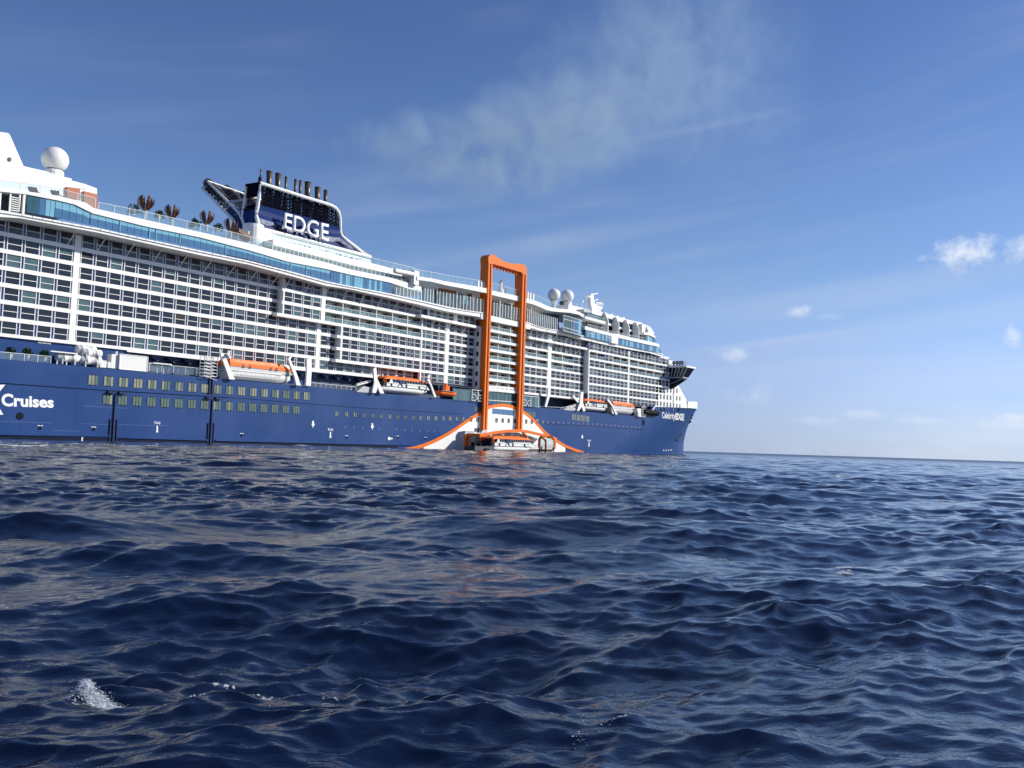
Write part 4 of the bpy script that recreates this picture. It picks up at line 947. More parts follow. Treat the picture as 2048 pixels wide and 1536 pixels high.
for k in range(9): x = a.x+.8+k*1.45; mb.box(x, x+.5, YL+.8, YL+1.2, a.z-.9-.02*k, a.z-.1)
mb.build('head_ribs', orange, portal)
# white beam, teal glazing and side enclosures at the foot of the tower block
band('tower_sill', [(977, 771.5, 783), (1039, 776, 787)], YD-.5, 3, white, ship)
mb = MB()
for i in range(6): a, b = S3(984+i*9, 774.5+.6*i, YD-.52), S3(989.5+i*9, 780+.6*i, YD-.52); mb.box(a.x, b.x, YD-.56, YD-.5, b.z, a.z)
mb.build('sill_grilles', greyp, ship)
panes('lobby_pane', [(977, 783.5, 806), (1039, 787.5, 818)], YD-.2, 8, [gteal, gtrans], ship, gap=.12)
band('lobby_rail', [(977, 799.5, 800.6), (1039, 804, 805.1)], YD-.3, .1, white, ship)
panes('enclosure_pane', [(907, 777, 800), (944, 779.5, 802.5)], -.3, 9, [gbalc], ship, gap=.1); panes('enclosure_pane', [(946, 783, 803), (966, 785, 804.5)], -.4, 3, [gbalc, gteal], ship, gap=.1)
panes('enclosure_pane', [(1048, 792, 813), (1076, 794.5, 815)], -.4, 4, [gbalc, gteal], ship, gap=.1)
band('recess_wall', [(905, 775, 800), (968, 779, 804)], 4.0, .3, gteal, ship); band('recess_wall', [(1046, 789, 813), (1080, 791, 816)], 2.6, .3, gteal, ship)
for (x0, x1, y0, y1, cx, cy) in ((944.5, 967, 779, 803.5, 953.5, 796), (1046.5, 1076.5, 790.5, 815, 1054, 806)):
    a, b = S3(x0, y0, -.5), S3(x1, y1, -.5); mb = MB()
    for x in (a.x, a.x+(b.x-a.x)*.5, b.x): mb.box(x-.09, x+.09, -.55, -.4, b.z, a.z)
    mb.box(a.x, b.x, -.56, -.39, a.z-.14, a.z); mb.build('enclosure_frame', white, ship)
    c = S3(cx, cy, -.6); mb = MB()
    for s in (-1, 1): mb.tube([(c.x-1.0*s, -.62, c.z-.9), (c.x+.1*s, -.62, c.z), (c.x-1.0*s, -.62, c.z+.9)], .12, 5); mb.tube([(c.x-2.2*s, -.62, c.z-.8), (c.x-1.2*s, -.62, c.z-.8)], .09, 4); mb.tube([(c.x-2.2*s, -.62, c.z+.8), (c.x-1.2*s, -.62, c.z+.8)], .09, 4); mb.tube([(c.x-2.3*s, -.62, c.z), (c.x-1.3*s, -.62, c.z)], .09, 4)
    mb.build('emblem', letter, ship)
# ---- white painted arch with its orange border on the shell
arch = [(806.4, 896.8), (828.8, 892.9), (846.4, 888), (867.9, 879.2), (882, 872), (897.2, 863.6), (912, 854.2), (926.5, 844), (941, 834.3), (955.8, 825.5), (966, 819), (977.3, 811.8), (990.9, 808.3), (1006.6, 807.5), (1020.2, 809.5), (1037.8, 815.7), (1049.5, 822.5), (1059, 830), (1069, 839), (1088.6, 860.6), (1100, 870.5), (1112, 878), (1131.6, 890), (1151, 897.7), (1167.7, 902.8)]
up_ = [S(x, y, -.13) for x, y in arch]
inn = []
for i, p in enumerate(up_):
    a, b = Vector(up_[max(i-1, 0)]), Vector(up_[min(i+1, len(up_)-1)]); d = (b-a).normalized(); n_ = Vector((d.y, -d.x)); n_ = -n_ if n_.y > 0 else n_
    q = Vector(p)+n_*.85; inn.append((q.x, max(q.y, -.4)))
mb = MB(); mb.strip(up_, inn, -.22, .05); mb.build('arch_border', orange, ship)
mb = MB(); mb.strip([(x, z+.1) for x, z in inn[2:-2]], [(x, -.45) for x, z in inn[2:-2]], -.14, .05); mb.build('arch_panel', white, ship)
a, b = S3(985, 816.5, -.2), S3(1028, 831, -.2); mb = MB(); w = (b.x-a.x)/4; sc_h = 0
for i in range(4): q = MB(); z0 = S(987+10.5*i, 827.5+1.0*i, -.2)[1]; z1 = S(987+10.5*i, 817+1.0*i, -.2)[1]; q.box(a.x+w*i+.05, a.x+w*(i+1)-.05, -.22, -.1, z0, z1); q.build('arch_window', gblue, ship)
for x0, x1, y0, y1 in ((949, 965, 813.5, 825), (1052, 1071, 822.5, 835)):
    a, b = S3(x0, y0, -.02), S3(x1, y1, -.02); w = (b.x-a.x)/3
    for i in range(3): q = MB(); q.box(a.x+w*i, a.x+w*(i+1)-.08, -.05, .02, b.z+ (0 if x0 > 1000 else .2), a.z); q.build('shell_window', gtrans, ship)
a, b = S3(949.5, 856, -.2), S3(958, 863.5, -.2); mb = MB(); mb.box(a.x, b.x, -.22, -.1, b.z, a.z); mb.build('arch_opening', dgrey, ship)

# ---- boarding platform hung at the water (a thing of its own: it rides up and down the portal)
pX0, pX1 = 182.8, S(1109, 900, -8)[0]; yN, yF_ = -8.0, -1.4
plat = thing('boarding_platform', 'white roofed boarding platform with orange frames at the foot of the orange portal', 'platform', loc=((pX0+pX1)/2, -4.5, 0))
PL = Vector(plat.location)
def PB(mb, name, m, parent=plat): mb.v = [(x-PL.x, y-PL.y, z-PL.z) for x, y, z in mb.v]; return mb.build(name, m, parent)
mb = MB(); mb.box(pX0+1, pX1-1, yN+.2, yF_, .05, .75); PB(mb, 'deck', dgrey)
rf = [(957, 871.5), (970, 868), (985, 865), (1010, 861.5), (1032, 860.3), (1052, 862), (1071, 866.4), (1090, 871), (1112, 878)]
rb = [(966, 860.5), (975, 859.6), (990, 858.8), (1010, 858.4), (1028, 858.4), (1043, 859.3), (1058, 861.6), (1072, 865.5), (1088, 871)]
roof = [S(x, y+1.2, yN-.3) for x, y in rf]; rbk = [S(x, y, yF_) for x, y in rb]
mb = MB()
for i in range(len(rf)-1):
    (x0, z0), (x1, z1), (u0, w0), (u1, w1) = roof[i], roof[i+1], rbk[i], rbk[i+1]
    mb.quadbox([(x0, yN-.3, z0-.1), (x1, yN-.3, z1-.1), (u1, yF_, w1-.15), (u0, yF_, w0-.15), (x0, yN-.3, z0+.1), (x1, yN-.3, z1+.1), (u1, yF_, w1), (u0, yF_, w0)])
PB(mb, 'roof', white)
mb = MB(); mb.strip([(x, z+.42) for x, z in roof], [(x, z-.30) for x, z in roof], yN-.75, yN-.31); PB(mb, 'roof_edge', orange)
for k in (1, 3, 5, 7): (x, z), (u, w_) = roof[k], rbk[k]; mb = MB(); mb.tube([(x, yN-.3, z-.3), (u, yF_, w_-.35)], .16, 4); PB(mb, 'roof_rib', orange)
def end_frame(X, ya, yb2, z0, z1, t=.62, dep=1.5, lean=0):
    q = []; inner = []
    base = rounded(1, 1, .16, 4); mb = MB(); n = len(base); cy, cz = (ya+yb2)/2, (z0+z1)/2; W, H = abs(yb2-ya), z1-z0
    R_ = rounded(W, H, 1.3, 4); r_ = rounded(W-2*t, H-2*t, .9, 4)
    for xx in (X, X+dep):
        mb.v += [(xx+lean*(b)*.1, cy+a, cz+b) for a, b in R_]; mb.v += [(xx+lean*b*.1, cy+a, cz+b) for a, b in r_]
    for i in range(n):
        j = (i+1) % n
        mb.f += [(i, j, n+j, n+i), (2*n+i, 3*n+i, 3*n+j, 2*n+j), (i, 2*n+i, 2*n+j, j), (n+i, n+j, 3*n+j, 3*n+i)]; mb.m += [0]*4
    o = PB(mb, 'end_frame', orange); g = MB(); g.box(X+.6, X+.66, cy-W/2+t, cy+W/2-t, cz-H/2+t, cz+H/2-t); PB(g, 'end_glass', gclear, o)
    g.v = g.v; return o
def end_frame2(*a, **k):
    o = end_frame(*a, **k)
    for c_ in o.children: c_.location = (0, 0, 0)
    return o
yf = lambda px, X: SX(px, 885, X).y
end_frame2(183.0, yf(963.5, 183), yf(927.5, 183), .25, SX(945, 867, 183).z, t=.7, dep=2.2)
eX = pX1-4.5; end_frame2(eX, yf(1109, eX), yf(1076, eX), .4, SX(1095, 872, eX).z, t=.35, dep=.8)
mb = MB(); yy0, yy1 = yf(929, 183), -.2; gx = S(909, 898, -.2)[0]; mb.quadbox([(gx, yy1, 0), (gx+5, yy1, 0), (187, yy0+.1, 0), (183.2, yy0+.1, 0), (gx+1.4, yy1, 4.8), (gx+5, yy1, 4.8), (187, yy0+.1, 5.1), (183.2, yy0+.1, 5.1)]); PB(mb, 'side_shadow_wedge', greyp)  # grey solid wedge standing in for the platform's cast shadow on the arch
for X in (roof[2][0], roof[5][0], roof[7][0]):
    mb = MB(); z = interp(roof, X)[1]; mb.tube([(X-1.6, yN-.3, z-.3), (X+.4, yN-.3, z-1.3), (X+.6, yN-.3, .7)], [.3, .32, .3], 6); PB(mb, 'frame_post', orange)
mb = MB()
for i in range(14): x = 188+i*1.9; mb.box(x, x+1.5, yF_-.25, yF_-.1, 1.2, 4.2)
PB(mb, 'shell_doors', gteal)
mb = MB()
for i in range(12): x = pX1-11+i*.95; mb.tube([(x, yN+.4, .75), (x, yN+.4, 1.9)], .05, 4)
mb.tube([(pX1-11, yN+.4, 1.9), (pX1, yN+.4, 1.9)], .06, 4); mb.tube([(pX1-11, yN+.4, 1.3), (pX1, yN+.4, 1.3)], .04, 4); PB(mb, 'guard_rail', greyp)
for X in (S(1083, 895, -8.3)[0], S(1107, 897, -8.3)[0]): mb = MB(); mb.tube([(X, yN-.3, -1), (X, yN-.3, 1.5)], .18, 8); PB(mb, 'mooring_post', dgrey)
mb = MB()
for X in (S(1018, 880, -4)[0], S(1029, 880, -4)[0]): mb.box(X, X+1.6, -4.6, -3, .75, 5.2)
PB(mb, 'cabin', white)
pon = thing('fender_pontoon', 'dark grey fender pontoon floating between the orange pod and the white tender', 'pontoon', loc=(191, -12, 0))
a, b = S3(950, 892, -12.5), S3(994, 904, -12.5); mb = MB(); mb.box(a.x-191, b.x-191, -.5, 3.0, -.4, a.z); mb.build('pontoon_body', dgrey, pon)
mb = MB(); mb.v = []; cpx = (a.x+b.x)/2-191; mb.tube([(cpx-.8, -.6, .1), (cpx+.8, -.6, .1)], .5, 8); mb.build('fender_roller', black, pon)
for k in range(3): mb = MB(); x = a.x-191+1.6+k*2.3; mb.lathe([(.35, 0), (.62, .2), (.62, .8), (.35, 1.0)], (x, 1.4, a.z), 12); mb.build('mooring_bitt', black, pon)

# ------------------------------------------------------------------ boats
def loftmesh(secs, mats_, name, parent, mi=None, smooth=True, close=True):
    """secs: list of rings (same count) of points"""
    n = len(secs[0]); mb = MB()
    for r in secs: mb.v += r
    for i in range(len(secs)-1):
        for k in range(n-1): mb.f.append((i*n+k, (i+1)*n+k, (i+1)*n+k+1, i*n+k+1)); mb.m.append(0)
    if close:
        mb.f.append(tuple(range(n))); mb.m.append(0); mb.f.append(tuple((len(secs)-1)*n+k for k in reversed(range(n)))); mb.m.append(0)
    return mb.build(name, mats_, parent, smooth=False)
def boat_hull(L, B, zs, parent, m=raftw, keel=0.0, sheer=.25):
    """zs: height of the gunwale; bow towards +X"""
    secs = []
    for i in range(17):
        u = i/16; x = L*u; hb_ = B/2*(1-max(0, (u-.62)/.38)**2.3)*(.90+.10*min(1, u/.12)); g = zs+sheer*max(0, (u-.55)/.45)**2; k0 = keel+(.15 if u < .06 else 0)+1.25*max(0, (u-.72)/.28)**2
        hb_ = max(hb_, .06)
        prof = [(1.0, 1.0), (1.0, .62), (.93, .42), (.70, .20), (.34, .07), (0.02, 0)]
        ring = [(x, -hb_*a, k0+(g-k0)*b) for a, b in prof]+[(x, hb_*a, k0+(g-k0)*b) for a, b in reversed(prof)]
        secs.append(ring)
    return loftmesh(secs, m, 'hull', parent), secs
def canopy(L0, L1, B, z0, z1, m, parent, name='canopy', rake0=.5, rake1=2.6, tumble=.8, mid=None):
    secs = []
    for i in range(13):
        u = i/12; x = L0+(L1-L0)*u; zt2 = z0+(z1-z0)*min(1, min((u+.02)*(L1-L0)/max(rake0, .1), (1.0-u+.02)*(L1-L0)/rake1)); hb_ = B/2*(1-.45*max(0, (u-.7)/.3)**2)
        secs.append([(x, -hb_, z0), (x, -hb_*.97, z0+(zt2-z0)*.5), (x, -hb_*tumble, z0+(zt2-z0)*.9), (x, -hb_*tumble*.7, zt2), (x, hb_*tumble*.7, zt2), (x, hb_*tumble, z0+(zt2-z0)*.9), (x, hb_*.97, z0+(zt2-z0)*.5), (x, hb_, z0)])
    return loftmesh(secs, m, name, parent)
def make_lifeboat(label, loc, L=17.6, h=4.6, group='enclosed orange and white lifeboats'):
    t = thing('lifeboat', label, 'lifeboat', group, loc)
    boat_hull(L, 4.4, h*.52, t)
    mb = MB(); mb.box(.1, L*.80, -2.24, -2.19, h*.44, h*.46); mb.box(-.04, .0, -1.9, 1.9, h*.44, h*.46); mb.build('rubbing_band', dgrey, t)
    mb = MB()
    for i in range(22): x = 2.6+i*.6; mb.box(x, x+.10, -2.235, -2.19, h*.27, h*.42)
    mb.build('hull_ribs', raftw, t)['kind'] = 'stuff'
    canopy(.15, L*.985, 4.1, h*.52, h*.74, greyp, t, 'window_band', .2, 1.2, .97)
    canopy(.1, L*.985, 4.22, h*.66, h, boato, t, 'canopy', .35, 3.4, .86)
    for x in (L*.19, L*.29, L*.60, L*.69): mb = MB(); mb.box(x-.22, x+.22, -2.13, -2.0, h*.62, h*.77); mb.build('hatch_window', dgrey, t)
    mb = MB(); mb.box(-.03, .12, -.9, -.3, h*.74, h*.92); mb.build('stern_door', black, t)
    for x in (L*.07, L*.93): mb = MB(); mb.lathe([(.3, 0), (.42, .3), (.18, .8)], (x, 0, h*(.98 if x < 5 else .72)), 8); mb.build('lifting_hook', raftw, t)
    for x in (L*.24, L*.66): mb = MB(); mb.lathe([(.12, 0), (.18, .15), (.02, .3)], (x, -2.0, h*.76), 6); mb.build('lamp', letter, t)
    mb = MB(); mb.tube([(.6, 0, .1), (L*.75, 0, .0)], .12, 4); mb.build('keel', greyp, t)
    return t
def make_tender(label, loc, L=17.6, h=4.7, group='orange roofed tenders with open sides'):
    t = thing('tender_boat', label, 'tender', group, loc)
    boat_hull(L, 4.4, h*.36, t)
    secs = []
    mb = MB(); mb.strip([(-.05, h*.40), (L*.62, h*.40), (L*.82, h*.42)], [(-.05, h*.36), (L*.62, h*.36), (L*.82, h*.38)], -2.28, -2.1); mb.build('rubbing_band', dgrey, t)
    canopy(1.5, L*.985, 4.2, h*.40, h*.60, raftw, t, 'side_panel', .2, 1.2, .99)
    canopy(2.6, L*.95, 4.0, h*.58, h*.86, gdark, t, 'window_band', .3, 2.2, .93)
    canopy(.9, L*.97, 4.3, h*.80, h, boato, t, 'roof', 1.0, 6.0, .80)
    for x in (L*.02, L*.17, L*.46, L*.72): mb = MB(); mb.box(x-.12, x+.12, -2.32, -2.08, h*.40, h*.56); mb.build('fender', dgrey, t)
    mb = MB(); mb.quadbox([(2.5, -2.12, h*.58), (3.5, -2.12, h*.58), (3.5, -1.7, h*.58), (2.5, -1.7, h*.58), (2.7, -2.05, h*.86), (3.25, -2.05, h*.86), (3.25, -1.7, h*.86), (2.7, -1.7, h*.86)]); mb.build('pillar', raftw, t)
    mb = MB(); mb.box(2.0, 5.4, -2.16, -2.02, h*.56, h*.62); mb.box(L*.47, L*.86, -2.16, -1.95, h*.56, h*.64); mb.build('coaming', raftw, t)
    mb = MB()
    for i in range(11): x = 4.3+i*1.0; mb.box(x, x+.09, -2.06, -1.9, h*.60, h*.84)
    mb.build('window_bars', greyp, t)['kind'] = 'stuff'
    mb = MB(); mb.tube([(L*.30, -2.15, h*.44), (L*.385, -2.15, h*.84)], .13, 5); mb.tube([(L*.385, -2.17, h*.44), (L*.30, -2.17, h*.84)], .13, 5); mb.build('emblem', xblue, t)
    mb = MB(); mb.tube([(L*.285, -2.14, h*.44), (L*.335, -2.14, h*.62)], .07, 4); mb.tube([(L*.40, -2.14, h*.44), (L*.35, -2.14, h*.62)], .07, 4); mb.build('emblem', letter, t)
    mb = MB(); mb.box(-.2, 1.6, -1.9, 1.9, h*.40, h*.66); mb.build('stern_deck_shade', black, t)  # black block: gear and shade of the open aft deck put into one colour
    mb = MB(); c = []
    for k in range(13): a = 2*math.pi*k/12; c.append((.9+.42*math.cos(a), -1.98, h*.70+.42*math.sin(a)))
    mb.tube(c, .11, 5); mb.build('life_ring', boato, t)
    mb = MB(); mb.tube([(L*.36, 0, h), (L*.345, 0, h+.9)], .08, 4); mb.box(L*.33, L*.38, -.4, .4, h+.25, h+.4); mb.build('roof_mast', raftw, t)
    for x in (L*.10, L*.92): mb = MB(); mb.lathe([(.25, 0), (.35, .3), (.15, .7)], (x, 0, h*(.93 if x < 5 else .82)), 8); mb.build('lifting_hook', raftw, t)
    return t
def hung(fn, label, x0, x1, key, top):
    """boat between two measured ends, its outer side just outside the shell"""
    A_, B_ = S(x0, key[1], -.5), S(x1, key[1], -.5); z0 = S(*key, -.5)[1]; h = S(*top, -.5)[1]-z0
    return fn(label, (A_[0], 1.75, z0), B_[0]-A_[0], h)
hung(make_lifeboat, 'largest lifeboat with orange top, hung outside the promenade at left', 459, 592, (545, 768.5), (500, 720))
hung(make_tender, 'orange roofed tender with a blue X, hung left of the orange portal', 765, 866, (842, 791.5), (800, 753))
hung(make_tender, 'orange roofed tender hung near the bow, left of the enclosed lifeboat', 1167, 1222, (1208, 824.5), (1190, 798))
hung(make_lifeboat, 'small enclosed lifeboat nearest the bow, right of the tender', 1227, 1276, (1262, 831), (1245, 803))
TA, TB = S(983, 895, -12.6)[0], S(1074, 895, -12.6)[0]; t = make_tender('orange roofed tender afloat alongside the boarding platform', (TA, -10.4, -.35), TB-TA, S(1040, 873.5, -10.4)[1]+.35, group=None)
# orange rescue boat
t = thing('rescue_boat', 'small bright orange rescue boat on the deck beside the glass enclosure', 'rescue boat', loc=(173.2, -.4, 13.9))
boat_hull(7.6, 2.6, 1.25, t, boato, 0, .45); mb = MB(); mb.box(2.6, 4.2, -.6, .6, 1.2, 2.7); mb.box(3.0, 3.6, -.4, .4, 2.7, 3.3); mb.build('console', boato, t)
mb = MB(); mb.tube([(0, -1.32, 1.2), (4.5, -1.36, 1.2), (6.4, -1.0, 1.45)], .17, 6); mb.build('gunwale_tube', dgrey, t)
mb = MB(); mb.tube([(1.6, -.9, 1.1), (1.5, -.9, 3.0), (1.5, .9, 3.0), (1.6, .9, 1.1)], .08, 5); mb.build('roll_bar', greyp, t)

# ---- davits (parts of the ship): raked arms from measured outlines
def davit(px, Y=-1.6, dep=.9, base=None, m=white):
    o = poly('davit', px, Y, dep*.5, m, ship); return o
davit([(441, 708), (447, 706), (455, 722), (462, 740), (470, 759), (459, 758.5), (452, 738)], -.9, 1.0)
davit([(577, 721), (581, 720), (588, 733), (594, 748), (602, 771), (593, 770.5), (589, 752), (583, 737)], -.9, 1.0)
davit([(614, 719), (623, 716), (624, 735), (621.5, 772), (612, 771), (614, 745)], -.6, 1.0)
davit([(747, 738), (752.5, 734), (755, 758), (762, 772), (768.5, 787), (760.5, 786.5), (755.5, 774), (752, 786), (744.5, 785), (749, 765)], -.9, .8)
davit([(853, 757), (857, 755), (863, 768), (873, 794), (869, 794.5), (866, 786), (861.5, 771)], -.9, .7)
davit([(1097, 776), (1100, 776), (1099, 795), (1093.5, 814), (1090, 813.5), (1094.5, 795)], -.5, .8)
davit([(1162, 784), (1167, 784), (1166, 805), (1171, 822), (1166.5, 822.5), (1163.5, 813), (1158, 822), (1154.5, 821), (1160, 806)], -.8, .8)
davit([(1145, 793), (1148, 790.5), (1158.5, 803), (1156, 805.5)], -1.0, .6)
davit([(1214.5, 800), (1218, 798.5), (1226, 810), (1235.5, 829), (1231.5, 829), (1224, 812)], -.9, .7); davit([(1222, 814), (1226, 817), (1229, 828), (1225, 827.5)], -.6, .7)
davit([(1274, 818), (1276.5, 817), (1283.5, 834), (1278.5, 833.5)], -.9, .7)
for x0, y0, x1, y1 in ((455, 712, 458, 703), (576, 722, 582, 711), (855, 757, 858, 751)): mb = MB(); mb.tube([S3(x0, y0, -1.5), S3(x1, y1, -.6)], .3, 6); mb.build('davit_head', white, ship)
mb = MB(); mb.tube([S3(447, 707, -1.2), S3(581, 721, -1.2)], .0001, 3) if False else mb.tube([S3(441, 708, -.5), S3(440, 700, .5)], .2, 5); mb.build('davit_head', white, ship)
for x, y0, y1 in ((412, 711, 750), (431, 713, 755)):
    pass
mb = MB()                                          # open steel access tower beside the first lifeboat
a, b = S3(409, 712, -.8), S3(433, 754, -.8)
for x in (a.x, (a.x+b.x)/2, b.x):
    for y in (-.9, .6): mb.tube([(x, y, b.z), (x, y, a.z)], .09, 4)
for k in range(7):
    z = b.z+(a.z-b.z)*k/6
    for y in (-.9, .6): mb.tube([(a.x, y, z), (b.x, y, z)], .07, 4)
    mb.tube([(a.x, -.9, z), (b.x, -.9, z-.7)], .05, 4)
mb.build('access_tower', white, ship)
mb = MB(); a, b = S3(1283, 812, -.8), S3(1291, 834, -.8)
for x in (a.x, b.x):
    mb.tube([(x, -.9, b.z), (x, -.9, a.z)], .14, 4)
for k in range(7): z = b.z+(a.z-b.z)*k/6; mb.tube([(a.x, -.9, z), (b.x, -.9, z)], .12, 4)
mb.box(a.x-2.5, a.x-.3, -.8, 1, b.z, b.z+2.8); mb.build('access_tower', white, ship)
mb = MB(); c = on_hull(1297.5, 824.5, out=.4); mb.tube([(c.x-5, c.y-.2, c.z-.1), (c.x+5.2, c.y-.2, c.z-.1)], [1.05, 1.05], 12); mb.build('mooring_opening', black, ship)
mb = MB(); mb.tube([on_hull(1300, 822, out=.8), on_hull(1307.5, 810.5, out=.8)], .22, 6); mb.build('gangway', white, ship)
for x0, y0, x1, y1 in ((713, 771, 742, 763), (1131, 817, 1156, 810)):   # accommodation ladders stowed by the davits
    mb = MB(); mb.tube([S3(x0, y0, .2), S3(x1, y1, .2)], .18, 5); mb.tube([S3(x0, y0-3, .2), S3(x1, y1-3, .2)], .08, 5)
    for k in range(7): f = k/6; mb.tube([S3(x0+(x1-x0)*f, y0+(y1-y0)*f, .2), S3(x0+(x1-x0)*f, y0-3+(y1-y0)*f, .2)], .05, 4)
    mb.build('stowed_gangway', white, ship)
for pts in ([(713, 784), (727, 772), (741, 775), (746, 786)], [(1127, 820), (1136, 813), (1150, 815), (1156, 822)]): poly('winch_cover', pts, -.2, 2.0, greyp, ship)

# ------------------------------------------------------------------ things on the decks
def raft(label, px, py, Y, L=3.9, r=.78):
    p = S3(px, py, Y); t = thing('life_raft_canister', label, 'life raft', 'white life raft canisters on their cradles', (p.x, p.y, p.z))
    mb = MB(); n = 18
    for i, (x, rr) in enumerate([(-L/2, r*.75), (-L/2+.15, r*.97), (-.9, r), (-.88, r*1.04), (-.72, r*1.04), (-.7, r), (.7, r), (.72, r*1.04), (.88, r*1.04), (.9, r), (L/2-.15, r*.97), (L/2, r*.75)]):
        for k in range(n): a = 2*math.pi*k/n; mb.v.append((x, rr*math.cos(a), rr*math.sin(a)))
    for i in range(11):
        for k in range(n): mb.f.append((i*n+k, i*n+(k+1) % n, (i+1)*n+(k+1) % n, (i+1)*n+k)); mb.m.append(0)
    mb.f += [tuple(range(n)), tuple(11*n+k for k in reversed(range(n)))]; mb.m += [0, 0]; mb.build('canister', raftw, t, smooth=True)
    mb = MB()
    for x in (-1.2, 1.0): mb.box(x-.1, x+.1, -.7, .7, -r-.45, -r*.8); mb.box(x-.12, x+.12, -.75, -.6, -r-.45, -r*.4)
    mb.build('cradle', greyp, t); mb = MB()
    for x in (-1.1, 0, 1.1):
        mb.tube([(x, (r+.03)*math.cos(2*math.pi*k/12), (r+.03)*math.sin(2*math.pi*k/12)) for k in range(13)], .03, 4)
    mb.build('strap', greyp, t)
raft('long white raft canister standing alone, leftmost of the four', 135.5, 715.5, 1.2, 4.2)
raft('white raft canister on top of the stack, set slightly back', 172, 700, 1.6, 3.6); raft('white raft canister at the top of the stack, nearest the edge', 183, 706, .8, 3.6, .72)
raft('lower white raft canister beneath the two stacked ones', 181, 721, .9, 3.9)
p = S3(266, 741, .2); t = thing('deck_container', 'plain white box container on the edge of the boat deck', 'container', loc=(p.x, 1.3, p.z)); a, b = S(244, 711, .2), S(298, 741, .2); w2 = (b[0]-a[0])/2; h = 2.85
mb = MB(); mb.box(-w2, w2, -1.2, 1.2, 0, h); mb.build('container_body', raftw, t); mb = MB()
for x in (-w2, w2): mb.box(x-.06, x+.06, -1.28, -1.19, 0, h)
mb.box(-w2, w2, -1.28, -1.19, h-.1, h+.02); mb.box(-w2, w2, -1.28, -1.19, 0, .1); mb.build('corner_posts', white, t)
p = S3(233, 737, .2); t = thing('deck_locker', 'white locker tucked left of the box container', 'locker', loc=(p.x, 1.2, p.z)); mb = MB(); mb.box(-.9, 1.1, -.7, .9, 0, 2.6); mb.box(-1.5, -.95, -.7, .5, 0, 1.1); mb.build('locker_body', raftw, t); mb = MB(); mb.tube([(0, -.4, 2.6), (.2, -.4, 3.2)], .2, 6); mb.build('vent_cap', raftw, t)
p = S3(208, 735, .2); t = thing('deck_locker', 'low white box between the raft stack and the tall locker', 'locker', loc=(p.x, 1.0, p.z)); mb = MB(); mb.box(-.6, .6, -.5, .6, 0, 1.2); mb.build('locker_body', raftw, t); mb = MB(); mb.box(-.64, .64, -.54, .64, 1.2, 1.3); mb.build('lid', raftw, t)
for (x0, y0, x1, y1, lab) in ((97, 704, 151, 709, 'flat white awning over the railing left of the raft canisters'), (303, 727, 339, 731, 'flat white awning on two legs right of the box container')):
    a, b = S3(x0, y0, .8), S3(x1, y1, .8); t = thing('deck_awning', lab, 'awning', loc=((a.x+b.x)/2, 1.0, 13.2)); w2 = (b.x-a.x)/2; h = (a.z+b.z)/2-13.2
    mb = MB(); mb.box(-w2, w2, -1, 1, h, h+.22); mb.build('awning_top', raftw, t)
    for x in (-w2*.3, w2*.4): mb = MB(); mb.box(x-.08, x+.08, -.1, .1, 0, h); mb.build('leg', raftw, t)
def potted(label, px, py, Y, r=.8, h=1.7, zbase=None):
    p = S3(px, py, Y); t = thing('deck_plant', label, 'plant', 'green planters along the promenade rail' if zbase is None else None, (p.x, p.y, p.z)); mb = MB()
    for i in range(150):
        a = random.uniform(0, 6.28); e = random.uniform(-.6, 1.4); d = Vector((math.cos(a)*math.cos(e), math.sin(a)*math.cos(e), math.sin(e)))*r*random.uniform(.4, 1); c = d+Vector((0, 0, h*.65)); s = random.uniform(.1, .24)
        u = Vector((random.uniform(-1, 1), random.uniform(-1, 1), random.uniform(-1, 1))).normalized()*s; v = u.cross(Vector((random.random(), .3, random.random()))).normalized()*s
        b = len(mb.v); mb.v += [tuple(c-u), tuple(c+v), tuple(c+u), tuple(c-v)]; mb.f.append((b, b+1, b+2, b+3)); mb.m.append(0)
    mb.build('foliage', leafm, t, recalc=False); mb = MB(); mb.lathe([(.3, 0), (.42, .6), (.45, .62)], (0, 0, 0), 10); mb.build('pot', raftw, t); return t
potted('leftmost green planter behind the promenade rail', 20, 716, 1.2); potted('second green planter behind the promenade rail', 54, 718, 1.2); potted('green planter by the end of the promenade rail', 88, 722, 1.2)
potted('dark green palm in front of the right dome', 1123, 618, 6, .9, 2.6, 1)
# copper tulip sculptures on the pool deck
def tulip(label, px, py, s):
    p = S3(px, py, 2.2); t = thing('tulip_sculpture', label, 'sculpture', 'copper petal sculptures along the rail', (p.x, p.y, p.z))
    mb = MB(); mb.tube([(0, 0, -1.2*s), (0, 0, 1.2*s)], [.28*s, .4*s], 8); mb.build('stem', greyp, t)
    for k in range(6):
        a = R(60*k+20); mb = MB(); prev = None; m_ = 7
        for j in range(m_+1):
            u = j/m_; rr = s*(.35+1.15*math.sin(u*math.pi*.80)); z = s*(.3+2.9*u); half = s*.58*math.sin(math.pi*min(1, .12+u*.86))**.8
            for q in (-1, 0, 1):
                aa = a+q*half/max(rr, .5)*.75; mb.v.append((rr*math.cos(aa), rr*math.sin(aa), z))
        for j in range(m_):
            for q in (0, 1):
                if (j+q) % 2 == 0 or True: b = j*3+q; mb.f.append((b, b+1, b+4, b+3)); mb.m.append(0)
        c = len(mb.v); mb.v += [(x*.94, y*.94, z) for x, y, z in mb.v[:c]]; mb.f += [tuple(c+i for i in f)[::-1] for f in mb.f[:]]; mb.m = [0]*len(mb.f)
        o = mb.build('petal', wood, t)
        r_ = MB()
        for j in range(1, m_, 1): v = [Vector(mb.v[j*3+q])*1.02 for q in range(3)]; r_.tube(v, .06*s, 4)
        r_.build('petal_rib', dmetal, o)
    return t
tulip('leftmost copper petal sculpture standing above the rail', 291, 425, 1.02); tulip('second copper petal sculpture from the left, above the rail', 343, 441, .95)
